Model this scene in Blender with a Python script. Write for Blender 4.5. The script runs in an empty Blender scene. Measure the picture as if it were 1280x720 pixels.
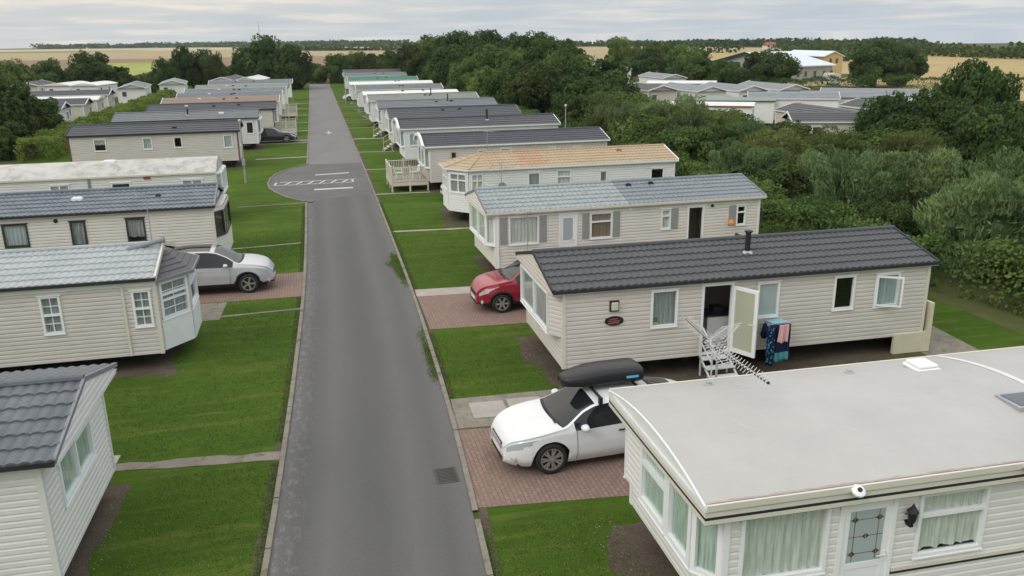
import bpy, bmesh, math, random
import numpy as np
from mathutils import Vector, Matrix
R=math.radians
random.seed(7)
SC=bpy.context.scene
COL=SC.collection
# ------------------------------------------------------------------ camera
CAMH=8.97; YAW=0.235; PIT=0.29097; ROLL=-0.012436
def _cam():
    F=Vector((math.sin(YAW)*math.cos(PIT),math.cos(YAW)*math.cos(PIT),-math.sin(PIT)))
    Rt=Vector((math.cos(YAW),-math.sin(YAW),0)); U=Rt.cross(F)
    R2=math.cos(ROLL)*Rt+math.sin(ROLL)*U; U2=-math.sin(ROLL)*Rt+math.cos(ROLL)*U
    cd=bpy.data.cameras.new('camera'); co=bpy.data.objects.new('camera',cd); COL.objects.link(co)
    cd.sensor_width=36; cd.lens=1042.36/1280*36; cd.clip_start=.1; cd.clip_end=12000
    m=Matrix((R2,U2,-F)).transposed().to_4x4(); m.translation=(0,0,CAMH); co.matrix_world=m
    SC.camera=co
_cam()
# ------------------------------------------------------------------ world
SUN_EL=R(38); SUN_AZ=R(-115)      # direction the light comes from, clockwise from +Y
W=bpy.data.worlds.new('World'); SC.world=W; W.use_nodes=True
nt=W.node_tree; nt.nodes.clear()
def wn(t,**k):
    n=nt.nodes.new(t)
    for a,b in k.items(): setattr(n,a,b)
    return n
wo=wn('ShaderNodeOutputWorld'); bg=wn('ShaderNodeBackground'); bg.inputs[1].default_value=0.1
sky=wn('ShaderNodeTexSky',sky_type='NISHITA',sun_disc=False,sun_elevation=SUN_EL,sun_rotation=SUN_AZ,air_density=1.2,dust_density=1.5)
tc=wn('ShaderNodeTexCoord'); sx=wn('ShaderNodeSeparateXYZ'); nt.links.new(tc.outputs['Generated'],sx.inputs[0])
mz=wn('ShaderNodeMath',operation='MAXIMUM'); mz.inputs[1].default_value=.002; nt.links.new(sx.outputs[2],mz.inputs[0])
cb=wn('ShaderNodeCombineXYZ'); nt.links.new(sx.outputs[0],cb.inputs[0]); nt.links.new(sx.outputs[1],cb.inputs[1]); nt.links.new(mz.outputs[0],cb.inputs[2])
nt.links.new(cb.outputs[0],sky.inputs[0])
# cloud deck seen in perspective: direction / (z+.05)
dz=wn('ShaderNodeMath',operation='ADD'); dz.inputs[1].default_value=.045; nt.links.new(mz.outputs[0],dz.inputs[0])
dv=wn('ShaderNodeVectorMath',operation='DIVIDE'); cz=wn('ShaderNodeCombineXYZ')
for i in range(3): nt.links.new(dz.outputs[0],cz.inputs[i])
nt.links.new(cb.outputs[0],dv.inputs[0]); nt.links.new(cz.outputs[0],dv.inputs[1])
no=wn('ShaderNodeTexNoise'); no.inputs['Scale'].default_value=.55; no.inputs['Detail'].default_value=7; no.inputs['Roughness'].default_value=.55; no.inputs['Distortion'].default_value=.3
nt.links.new(dv.outputs[0],no.inputs[0])
rp=wn('ShaderNodeValToRGB'); e=rp.color_ramp.elements
e[0].position=.36; e[0].color=(4.6,5.1,5.65,1); e[1].position=.68; e[1].color=(7.5,7.0,6.45,1)
m_=e.new(.52); m_.color=(5.35,5.65,5.85,1)
nt.links.new(no.outputs[0],rp.inputs[0])
# brighter towards the zenith as an overcast sky is
gr=wn('ShaderNodeMapRange'); gr.inputs[1].default_value=.08; gr.inputs[2].default_value=.75; gr.inputs[3].default_value=1.0; gr.inputs[4].default_value=2.1
nt.links.new(mz.outputs[0],gr.inputs[0])
sc_=wn('ShaderNodeVectorMath',operation='SCALE'); nt.links.new(rp.outputs[0],sc_.inputs[0]); nt.links.new(gr.outputs[0],sc_.inputs[3])
# left side (towards the sea) a little brighter, right side bluer
lr=wn('ShaderNodeMapRange'); lr.inputs[1].default_value=-.45; lr.inputs[2].default_value=.8; nt.links.new(sx.outputs[0],lr.inputs[0])
tint=wn('ShaderNodeMix',data_type='RGBA'); tint.inputs[6].default_value=(1.17,1.11,1.02,1); tint.inputs[7].default_value=(.90,.955,1.02,1)
nt.links.new(lr.outputs[0],tint.inputs[0])
zr_=wn('ShaderNodeMapRange'); zr_.inputs[1].default_value=.1; zr_.inputs[2].default_value=.5; nt.links.new(mz.outputs[0],zr_.inputs[0])
zt=wn('ShaderNodeMix',data_type='RGBA'); zt.inputs[6].default_value=(1,1,1,1); zt.inputs[7].default_value=(1.035,1.0,.975,1); nt.links.new(zr_.outputs[0],zt.inputs[0])
zm=wn('ShaderNodeVectorMath',operation='MULTIPLY'); nt.links.new(sc_.outputs[0],zm.inputs[0]); nt.links.new(zt.outputs[2],zm.inputs[1])
mul=wn('ShaderNodeVectorMath',operation='MULTIPLY'); nt.links.new(zm.outputs[0],mul.inputs[0]); nt.links.new(tint.outputs[2],mul.inputs[1])
mx=wn('ShaderNodeMix',data_type='RGBA'); mx.inputs[0].default_value=.93
nt.links.new(sky.outputs[0],mx.inputs[6]); nt.links.new(mul.outputs[0],mx.inputs[7])
nt.links.new(mx.outputs[2],bg.inputs[0]); nt.links.new(bg.outputs[0],wo.inputs[0])
sd=bpy.data.lights.new('sun','SUN'); sd.energy=.9; sd.angle=R(25); sd.color=(1,.96,.9)
so=bpy.data.objects.new('sun',sd); COL.objects.link(so)
dirv=Vector((math.sin(SUN_AZ)*math.cos(SUN_EL),math.cos(SUN_AZ)*math.cos(SUN_EL),math.sin(SUN_EL)))
so.rotation_euler=dirv.to_track_quat('Z','Y').to_euler(); so.location=(0,0,60)
SC.view_settings.view_transform='Standard'; SC.view_settings.look='None'; SC.view_settings.gamma=1; SC.view_settings.exposure=.24
SC.render.engine='CYCLES'
try:
    SC.cycles.use_denoising=True; SC.cycles.max_bounces=6; SC.cycles.transparent_max_bounces=10; SC.cycles.volume_bounces=0
except Exception: pass
# ------------------------------------------------------------------ materials
MT={}
class NB:
    def __init__(s,name):
        s.m=bpy.data.materials.new(name); s.m.use_nodes=True; s.t=s.m.node_tree; s.t.nodes.clear()
        s.o=s.t.nodes.new('ShaderNodeOutputMaterial'); s.b=s.t.nodes.new('ShaderNodeBsdfPrincipled'); s.t.links.new(s.b.outputs[0],s.o.inputs[0])
        s.tc=s.t.nodes.new('ShaderNodeTexCoord'); MT[name]=s.m
    def n(s,t,**k):
        x=s.t.nodes.new(t)
        for a,b in k.items(): setattr(x,a,b)
        return x
    def l(s,a,b): s.t.links.new(a,b)
    def noise(s,scale,detail=4,rough=.55,vec=None,stretch=None,dist=0):
        x=s.n('ShaderNodeTexNoise'); x.inputs['Scale'].default_value=scale; x.inputs['Detail'].default_value=detail; x.inputs['Roughness'].default_value=rough; x.inputs['Distortion'].default_value=dist
        v=vec or s.tc.outputs['Object']
        if stretch:
            mp=s.n('ShaderNodeMapping'); mp.inputs['Scale'].default_value=stretch; s.l(v,mp.inputs[0]); v=mp.outputs[0]
        s.l(v,x.inputs[0]); return x.outputs[0]
    def ramp(s,fac,*st):
        x=s.n('ShaderNodeValToRGB'); e=x.color_ramp.elements
        while len(e)<len(st): e.new(.5)
        for i,(p,c) in enumerate(st): e[i].position=p; e[i].color=(*c,1) if len(c)==3 else c
        s.l(fac,x.inputs[0]); return x.outputs[0]
    def mix(s,a,b,fac,mode='MIX'):
        x=s.n('ShaderNodeMix',data_type='RGBA',blend_type=mode)
        for i,v in ((6,a),(7,b)):
            if isinstance(v,(tuple,list)): x.inputs[i].default_value=(*v,1)
            else: s.l(v,x.inputs[i])
        if isinstance(fac,(int,float)): x.inputs[0].default_value=fac
        else: s.l(fac,x.inputs[0])
        return x.outputs[2]
    def col(s,c):
        if isinstance(c,(tuple,list)): s.b.inputs['Base Color'].default_value=(*c,1)
        else: s.l(c,s.b.inputs['Base Color'])
    def rough(s,r,spec=None):
        if isinstance(r,(int,float)): s.b.inputs['Roughness'].default_value=r
        else: s.l(r,s.b.inputs['Roughness'])
        if spec is not None: s.b.inputs['Specular IOR Level'].default_value=spec
    def bump(s,h,strength=.3,dist=.02):
        x=s.n('ShaderNodeBump'); x.inputs['Strength'].default_value=strength; x.inputs['Distance'].default_value=dist; s.l(h,x.inputs['Height']); s.l(x.outputs[0],s.b.inputs['Normal'])
def dull(name,c,var=.12,rough=.7,scale=3,bump=0,spec=.4,metal=0):
    b=NB(name); n=b.noise(scale,5); n2=b.noise(scale*9,3)
    lo=tuple(x*(1-var) for x in c); hi=tuple(min(1,x*(1+var)) for x in c)
    a=b.ramp(n,(.3,lo),(.7,hi)); b.col(b.mix(a,b.ramp(n2,(.3,lo),(.7,hi)),.35)); b.rough(rough,spec); b.b.inputs['Metallic'].default_value=metal
    if bump: b.bump(n2,bump,.01)
    return b.m
def siding_mat(name,c,grime=.22,bump=False):
    b=NB(name)
    n=b.noise(.9,5,.6,stretch=(1,1,2.5)); n2=b.noise(6,4,.6,stretch=(5,5,.5)); 
    dirt=tuple(x*k for x,k in zip(c,(.74,.72,.66)))
    a=b.mix(c,dirt,b.ramp(n,(.45,(0,0,0)),(.8,(grime*2,)*3)))
    a=b.mix(a,dirt,b.ramp(n2,(.52,(0,0,0)),(.8,(grime*1.6,)*3)))
    b.col(a); b.rough(.42,.4)
    if bump:
        w=b.n('ShaderNodeTexWave',wave_type='BANDS',bands_direction='Z',wave_profile='SAW'); w.inputs['Scale'].default_value=2.0
        b.l(b.tc.outputs['Object'],w.inputs[0]); b.bump(w.outputs[1],.6,.02)
    return b.m
siding_mat('siding_beige',(.58,.545,.50)); siding_mat('siding_cream',(.66,.63,.575)); siding_mat('siding_white',(.72,.73,.71),.12)
siding_mat('siding_ivory',(.67,.665,.64),.2); siding_mat('siding_tan',(.47,.41,.36)); siding_mat('siding_grey',(.52,.53,.52))
siding_mat('far_white',(.80,.80,.78),.06,True); siding_mat('far_cream',(.62,.58,.50),.15,True)
dull('upvc',(.78,.79,.80),.03,.35); dull('upvc_dark',(.045,.04,.04),.1,.4); dull('upvc_brown',(.12,.07,.045),.2,.5)
dull('trim_black',(.025,.025,.027),.2,.5); dull('trim_cream',(.62,.59,.51),.06,.5); dull('trim_grey',(.20,.21,.23),.1,.5); dull('trim_white',(.72,.74,.73),.05,.45)
dull('shutter_grey',(.30,.30,.29),.08,.6); dull('dark_under',(.03,.028,.025),.3,.9); dull('galv',(.42,.43,.44),.12,.45,metal=.6)
dull('brick_block',(.25,.17,.13),.2,.9); dull('plastic_white',(.76,.76,.74),.04,.4); dull('deck_cream',(.58,.54,.46),.08,.6); dull('deck_floor',(.36,.30,.26),.15,.8)
dull('rail_brown',(.10,.035,.02),.3,.6); dull('black',(.015,.015,.017),.1,.5); dull('rubber',(.02,.02,.021),.15,.8); dull('alloy',(.55,.55,.56),.06,.3,metal=.8)
dull('steel_white',(.60,.60,.60),.15,.5); dull('skirt_cream',(.60,.56,.42),.08,.6); dull('bush_red',(.25,.02,.03),.4,.6); dull('pot_grey',(.2,.19,.18),.2,.8)
dull('interior',(.30,.27,.22),.1,.8); dull('cupboard',(.60,.60,.58),.04,.5); dull('floor_brown',(.12,.07,.045),.2,.6)
dull('pink',(.62,.36,.37),.1,.9); dull('lightblue',(.30,.50,.62),.15,.9); dull('lamp_glass',(.55,.53,.42),.1,.3); dull('orange',(.7,.25,.06),.2,.7)
def tile_mat(name,c,c2=None,f=.25,rough=.55):
    b=NB(name); n=b.noise(1.3,5,.6); n2=b.noise(14,3,.6)
    a=b.mix(c,c2 or tuple(x*1.35 for x in c),b.ramp(n,(.38,(0,0,0)),(.68,(f*2,)*3)))
    a=b.mix(a,tuple(x*.7 for x in c),b.ramp(n2,(.5,(0,0,0)),(.75,(.5,.5,.5)))); b.col(a); b.rough(rough,.45); b.bump(n2,.12,.004); return b.m
tile_mat('tile_charcoal',(.058,.06,.064)); tile_mat('tile_dark',(.05,.055,.068)); tile_mat('tile_blue',(.10,.125,.15),(.19,.225,.25),.3,.4)
tile_mat('tile_pale',(.33,.36,.37),(.42,.44,.44),.3,.5); tile_mat('tile_grey',(.13,.145,.16)); tile_mat('tile_park',(.20,.215,.235)); tile_mat('tile_green',(.04,.17,.12)); tile_mat('tile_sage',(.21,.24,.21),(.15,.19,.17))
tile_mat('tile_tan',(.24,.175,.135),(.28,.2,.15)); tile_mat('tile_bay',(.075,.07,.08)); tile_mat('tile_slate_blue',(.085,.098,.113),(.135,.15,.165),.4,.42)
def patchy_roof(name,ca,cb,x0,x1):
    b=NB(name); s=b.n('ShaderNodeSeparateXYZ'); b.l(b.tc.outputs['Object'],s.inputs[0])
    r=b.n('ShaderNodeMath',operation='GREATER_THAN'); r.inputs[1].default_value=x0; b.l(s.outputs[0],r.inputs[0])
    r2=b.n('ShaderNodeMath',operation='LESS_THAN'); r2.inputs[1].default_value=x1; b.l(s.outputs[0],r2.inputs[0])
    m=b.n('ShaderNodeMath',operation='MULTIPLY'); b.l(r.outputs[0],m.inputs[0]); b.l(r2.outputs[0],m.inputs[1])
    n=b.noise(4,5,.65); n2=b.noise(1.2,3)
    a=b.mix(ca,cb,m.outputs[0]); a=b.mix(a,tuple(x*.62 for x in ca),b.ramp(n,(.45,(0,0,0)),(.75,(.55,.55,.55)))); a=b.mix(a,tuple(min(1,x*1.2) for x in ca),b.ramp(n2,(.5,(0,0,0)),(.7,(.3,.3,.3)))); b.col(a); b.rough(.55,.4); return b.m
patchy_roof('tile_terracotta',(.40,.305,.195),(.42,.26,.17),3.6,5.0)
patchy_roof('tile_two_tone',(.19,.215,.235),(.29,.32,.33),-1,5.3)
# flat weathered roofs
b=NB('roof_membrane'); n=b.noise(.6,6,.6); n2=b.noise(5,5,.7,stretch=(.4,3,1)); n3=b.noise(40,2)
a=b.mix((.445,.43,.41),(.375,.362,.345),b.ramp(n,(.35,(0,0,0)),(.7,(.8,.8,.8)))); a=b.mix(a,(.30,.28,.26),b.ramp(n2,(.58,(0,0,0)),(.85,(.45,.45,.45)))); b.col(a); b.rough(.5,.4); b.bump(n3,.08,.004)
b=NB('roof_mouldy'); n=b.noise(1.6,8,.75); n2=b.noise(.35,3)
a=b.mix((.50,.48,.45),(.17,.16,.145),b.ramp(n,(.46,(0,0,0)),(.66,(.65,.65,.65)))); a=b.mix(a,(.60,.59,.57),b.ramp(n2,(.5,(0,0,0)),(.7,(.5,.5,.5)))); b.col(a); b.rough(.65,.3)
dull('roof_white',(.66,.66,.64),.1,.6); dull('roof_metal',(.60,.66,.69),.06,.4,1); dull('shed_wall',(.33,.36,.34),.1,.7); dull('yellow_wall',(.50,.37,.17),.08,.8); dull('tan_wall',(.40,.32,.22),.1,.8)
dull('drain_iron',(.075,.068,.06),.3,.7); dull('red_trim',(.25,.05,.035),.2,.6); dull('red_roof',(.35,.12,.08),.2,.8)
# glass: glossy over see-through
b=NB('glass'); tr=b.n('ShaderNodeBsdfTransparent'); tr.inputs[0].default_value=(.93,.96,.95,1); gl=b.n('ShaderNodeBsdfGlossy'); gl.inputs['Roughness'].default_value=.03; gl.inputs[0].default_value=(.95,1,1,1)
lw=b.n('ShaderNodeLayerWeight'); lw.inputs[0].default_value=.5; pw=b.n('ShaderNodeMath',operation='POWER'); pw.inputs[1].default_value=4; b.l(lw.outputs[1],pw.inputs[0]); mr=b.n('ShaderNodeMapRange'); mr.inputs[3].default_value=.07; mr.inputs[4].default_value=.9; b.l(pw.outputs[0],mr.inputs[0]); ms=b.n('ShaderNodeMixShader'); b.l(mr.outputs[0],ms.inputs[0]); b.l(tr.outputs[0],ms.inputs[1]); b.l(gl.outputs[0],ms.inputs[2]); b.l(ms.outputs[0],b.o.inputs[0])
b=NB('car_glass'); b.col((.012,.015,.017)); b.rough(.03,.5)
b=NB('far_glass'); b.col((.07,.08,.09)); b.rough(.12,.7)
b=NB('frosted'); b.col((.36,.42,.42)); b.rough(.35,.5)
b=NB('frosted_green'); b.col((.42,.43,.33)); b.rough(.35,.5)
def cloth(name,c,c2,sc=9):
    b=NB(name); n=b.noise(sc,4,.6,stretch=(3,3,.25)); b.col(b.ramp(n,(.35,c2),(.65,c))); b.rough(.9,.1); return b.m  # upright light and dark streaks put fold shading into the cloth colour
cloth('curtain_white',(.68,.69,.65),(.48,.50,.46)); cloth('curtain_green',(.52,.60,.54),(.34,.42,.37)); cloth('curtain_grey',(.40,.42,.42),(.22,.25,.26)); cloth('blind_brown',(.30,.25,.19),(.24,.19,.14)); cloth('blind_grey',(.46,.51,.53),(.42,.47,.49),2)
b=NB('towel'); n=b.n('ShaderNodeTexVoronoi'); n.inputs['Scale'].default_value=13; b.l(b.tc.outputs['Object'],n.inputs[0])
s=b.n('ShaderNodeSeparateXYZ'); b.l(b.tc.outputs['Object'],s.inputs[0]); a=b.ramp(n.outputs[0],(.25,(.08,.28,.36)),(.4,(.012,.02,.06))); b.col(a); b.rough(.95,.1)
cloth('towel_navy',(.015,.025,.07),(.01,.014,.04)); cloth('towel_teal',(.10,.36,.40),(.05,.2,.26))
def paint(name,c,metal=0,rough=.22):
    b=NB(name); n=b.noise(3,4); b.col(b.mix(c,tuple(x*.86 for x in c),b.ramp(n,(.4,(0,0,0)),(.8,(.6,.6,.6))))); b.rough(rough,.5); b.b.inputs['Metallic'].default_value=metal; b.b.inputs['Coat Weight'].default_value=.6; b.b.inputs['Coat Roughness'].default_value=.05
paint('paint_white',(.68,.69,.70)); paint('paint_red',(.30,.012,.03),.2); paint('paint_silver',(.52,.53,.54),.35,.28); paint('paint_dark',(.035,.04,.05),.3)
b=NB('headlight'); b.col((.50,.53,.56)); b.rough(.06,.9); b.b.inputs['Metallic'].default_value=.3
dull('number_plate',(.7,.7,.66),.03,.4)
# ground materials (object space = metres)
b=NB('grass_field'); n=b.noise(.02,6,.6); n2=b.noise(1.5,4); b.col(b.mix(b.ramp(n,(.35,(.07,.09,.03)),(.65,(.12,.11,.05))),(.05,.07,.02),b.ramp(n2,(.4,(0,0,0)),(.7,(.5,.5,.5))))); b.rough(.95,.1)
b=NB('lawn'); n=b.noise(.22,5,.62); n2=b.noise(1.9,6,.7); n3=b.noise(26,4,.75); n4=b.noise(.09,3); n5=b.noise(.9,5,.6,stretch=(.25,2.6,1),dist=.6)
a=b.ramp(n,(.3,(.030,.070,.009)),(.5,(.055,.112,.013)),(.72,(.095,.150,.022)))
a=b.mix(a,(.165,.185,.045),b.ramp(n5,(.50,(0,0,0)),(.70,(.85,.85,.85))))
a=b.mix(a,(.028,.058,.010),b.ramp(n2,(.48,(0,0,0)),(.72,(.75,.75,.75))))
n6=b.noise(.55,6,.7,stretch=(1,1,1),dist=.8); a=b.mix(a,(.022,.060,.008),b.ramp(n6,(.56,(0,0,0)),(.70,(.6,.6,.6)))); n7=b.noise(1.3,4,.8); a=b.mix(a,(.14,.12,.06),b.ramp(n7,(.68,(0,0,0)),(.78,(.7,.7,.7))))
a=b.mix(a,b.ramp(n3,(.32,(.014,.04,.004)),(.68,(.13,.20,.025))),.42)
b.col(a); b.rough(.95,.08); b.bump(n3,.8,.05)
def field(name,c1,c2,stripe=(0.25,.03,1)):
    b=NB(name); n=b.noise(.03,6,.6); n2=b.noise(.25,4,.6,stretch=stripe); b.col(b.mix(b.ramp(n,(.3,c1),(.7,c2)),tuple(x*.72 for x in c1),b.ramp(n2,(.5,(0,0,0)),(.7,(.6,.6,.6))))); b.rough(.95,.08)
field('field_tan',(.33,.26,.15),(.40,.32,.19),(.02,.3,1)); field('field_brown',(.22,.155,.10),(.27,.195,.13),(.02,.3,1)); field('field_yellow',(.36,.275,.13),(.43,.33,.165),(.4,.4,1)); field('field_green',(.16,.20,.06),(.24,.25,.08)); field('field_lime',(.26,.29,.08),(.34,.35,.11)); field('field_pale',(.42,.36,.25),(.46,.40,.28),(.02,.3,1))
b=NB('asphalt'); n=b.noise(60,3,.7); n2=b.noise(.5,6,.6,stretch=(1,.25,1)); s=b.n('ShaderNodeSeparateXYZ'); b.l(b.tc.outputs['UV'],s.inputs[0])
a=b.ramp(n2,(.3,(.082,.080,.079)),(.7,(.105,.102,.100)))
wt=b.ramp(s.outputs[0],(0,(.7,.7,.7)),(.12,(0,0,0)),(.27,(.55,.55,.55)),(.45,(.0,.0,.0)),(.55,(0,0,0)),(.70,(.55,.55,.55)),(.86,(.1,.1,.1)),(1,(.8,.8,.8)))
a=b.mix(a,(.150,.146,.142),wt)
nc=b.noise(3.2,5,.75,stretch=(2.2,1,1)); le=b.ramp(s.outputs[0],(0,(1,1,1)),(.05,(.9,.9,.9)),(.16,(0,0,0))); ch=b.ramp(nc,(.52,(0,0,0)),(.6,(.8,.8,.8))); mm=b.n('ShaderNodeMath',operation='MULTIPLY'); b.l(le,mm.inputs[0]); b.l(ch,mm.inputs[1]); a=b.mix(a,(.23,.215,.195),mm.outputs[0]); a=b.mix(a,b.ramp(n,(.25,(.04,.04,.04)),(.7,(.19,.19,.185))),.28); 
n5=b.noise(1.1,6,.7,stretch=(2.2,.5,1)); a=b.mix(a,(.095,.093,.092),b.ramp(n5,(.56,(0,0,0)),(.72,(.55,.55,.55))))
b.col(a); b.rough(.88,.25); b.bump(n,.5,.006)
b=NB('asphalt_pale'); n=b.noise(50,3,.7); n2=b.noise(.4,6,.6,stretch=(1,.3,1)); a=b.mix(b.ramp(n2,(.3,(.155,.149,.146)),(.7,(.195,.187,.183))),b.ramp(n,(.25,(.1,.1,.1)),(.7,(.32,.31,.3))),.25); b.col(a); b.rough(.9,.2)
b=NB('asphalt_dark'); n=b.noise(50,3,.7); n2=b.noise(.5,6,.65); a=b.mix(b.ramp(n2,(.3,(.105,.101,.10)),(.72,(.150,.144,.141))),b.ramp(n,(.25,(.05,.05,.05)),(.7,(.22,.22,.22))),.25); b.col(a); b.rough(.9,.2)
b=NB('road_paint'); n=b.noise(7,5,.7); b.col(b.mix((.50,.49,.46),(.2,.2,.19),b.ramp(n,(.48,(0,0,0)),(.7,(.8,.8,.8))))); b.rough(.7,.3)
b=NB('concrete'); n=b.noise(1.2,6,.65); n2=b.noise(30,3,.7); a=b.ramp(n,(.3,(.17,.145,.115)),(.7,(.29,.26,.22))); a=b.mix(a,b.ramp(n2,(.3,(.10,.09,.075)),(.7,(.34,.31,.27))),.35); nm=b.noise(2.6,6,.75); b.col(b.mix(a,(.075,.085,.03),b.ramp(nm,(.52,(0,0,0)),(.68,(.85,.85,.85))))); b.rough(.9,.2); b.bump(n2,.3,.006)
b=NB('concrete_pale'); n=b.noise(2,6,.65); n2=b.noise(30,3,.7); a=b.ramp(n,(.3,(.30,.27,.235)),(.7,(.44,.40,.36))); b.col(b.mix(a,b.ramp(n2,(.3,(.2,.18,.16)),(.7,(.46,.43,.4))),.25)); b.rough(.9,.2)
b=NB('soil'); n=b.noise(2.2,6,.7); n2=b.noise(22,4,.7); a=b.ramp(n,(.35,(.060,.050,.038)),(.6,(.105,.088,.068)),(.75,(.07,.085,.03))); b.col(b.mix(a,b.ramp(n2,(.3,(.04,.03,.02)),(.7,(.2,.16,.12))),.4)); b.rough(.95,.1); b.bump(n2,.8,.03)
b=NB('block_paving'); br=b.n('ShaderNodeTexBrick'); br.offset=.5
br.inputs['Color1'].default_value=(.225,.150,.128,1); br.inputs['Color2'].default_value=(.275,.185,.155,1); br.inputs['Mortar'].default_value=(.11,.085,.07,1)
br.inputs['Scale'].default_value=1; br.inputs['Mortar Size'].default_value=.009; br.inputs['Brick Width'].default_value=.2; br.inputs['Row Height'].default_value=.1; br.inputs['Mortar Smooth'].default_value=.3
n0=b.noise(3,2); mp=b.n('ShaderNodeMapping'); mp.inputs['Rotation'].default_value=(0,0,R(90)); b.l(b.tc.outputs['Object'],mp.inputs[0]); b.l(mp.outputs[0],br.inputs[0])
n=b.noise(.8,6,.65); n2=b.noise(6,4,.7)
a=b.mix(br.outputs[0],(.22,.16,.13),b.ramp(n,(.4,(0,0,0)),(.75,(.6,.6,.6)))); a=b.mix(a,(.12,.09,.07),b.ramp(n2,(.5,(0,0,0)),(.75,(.5,.5,.5)))); b.col(a); b.rough(.85,.2); b.bump(br.outputs[1],-.4,.01)
def leafmat(name,c1,c2,tr=.3):
    b=NB(name); oi=b.n('ShaderNodeObjectInfo'); at=b.n('ShaderNodeAttribute',attribute_name='tone')
    a=b.mix(c1,c2,at.outputs['Fac']); hs=b.n('ShaderNodeHueSaturation'); mr=b.n('ShaderNodeMapRange'); mr.inputs[3].default_value=.78; mr.inputs[4].default_value=1.22
    b.l(oi.outputs['Random'],mr.inputs[0]); b.l(mr.outputs[0],hs.inputs['Value']); mr2=b.n('ShaderNodeMapRange'); mr2.inputs[3].default_value=.485; mr2.inputs[4].default_value=.515
    ml=b.n('ShaderNodeMath',operation='FRACT'); mm=b.n('ShaderNodeMath',operation='MULTIPLY'); mm.inputs[1].default_value=7.3; b.l(oi.outputs['Random'],mm.inputs[0]); b.l(mm.outputs[0],ml.inputs[0]); b.l(ml.outputs[0],mr2.inputs[0]); b.l(mr2.outputs[0],hs.inputs['Hue'])
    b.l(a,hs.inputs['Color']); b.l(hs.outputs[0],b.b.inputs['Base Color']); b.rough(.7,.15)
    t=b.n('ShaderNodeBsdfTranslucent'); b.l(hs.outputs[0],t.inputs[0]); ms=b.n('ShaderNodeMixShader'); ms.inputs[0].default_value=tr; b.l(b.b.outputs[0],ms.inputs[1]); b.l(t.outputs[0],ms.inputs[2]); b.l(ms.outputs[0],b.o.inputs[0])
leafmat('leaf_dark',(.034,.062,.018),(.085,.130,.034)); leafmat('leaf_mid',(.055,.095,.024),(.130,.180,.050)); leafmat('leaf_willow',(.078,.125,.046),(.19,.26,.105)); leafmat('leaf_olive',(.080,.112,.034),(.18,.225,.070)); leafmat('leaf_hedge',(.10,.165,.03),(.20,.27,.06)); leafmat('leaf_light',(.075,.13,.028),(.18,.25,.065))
hm=bpy.data.materials.new('haze_air'); hm.use_nodes=True; hm.node_tree.nodes.clear(); ho=hm.node_tree.nodes.new('ShaderNodeOutputMaterial'); hv=hm.node_tree.nodes.new('ShaderNodeVolumePrincipled'); hv.inputs['Color'].default_value=(.86,.92,1,1); hv.inputs['Density'].default_value=.00010; hv.inputs['Anisotropy'].default_value=.2; hm.node_tree.links.new(hv.outputs[0],ho.inputs[1]); MT['haze_air']=hm
dull('bark',(.09,.075,.055),.3,.9,6,.4); dull('grass_blade',(.095,.155,.022),.4,.9,8)
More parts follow.
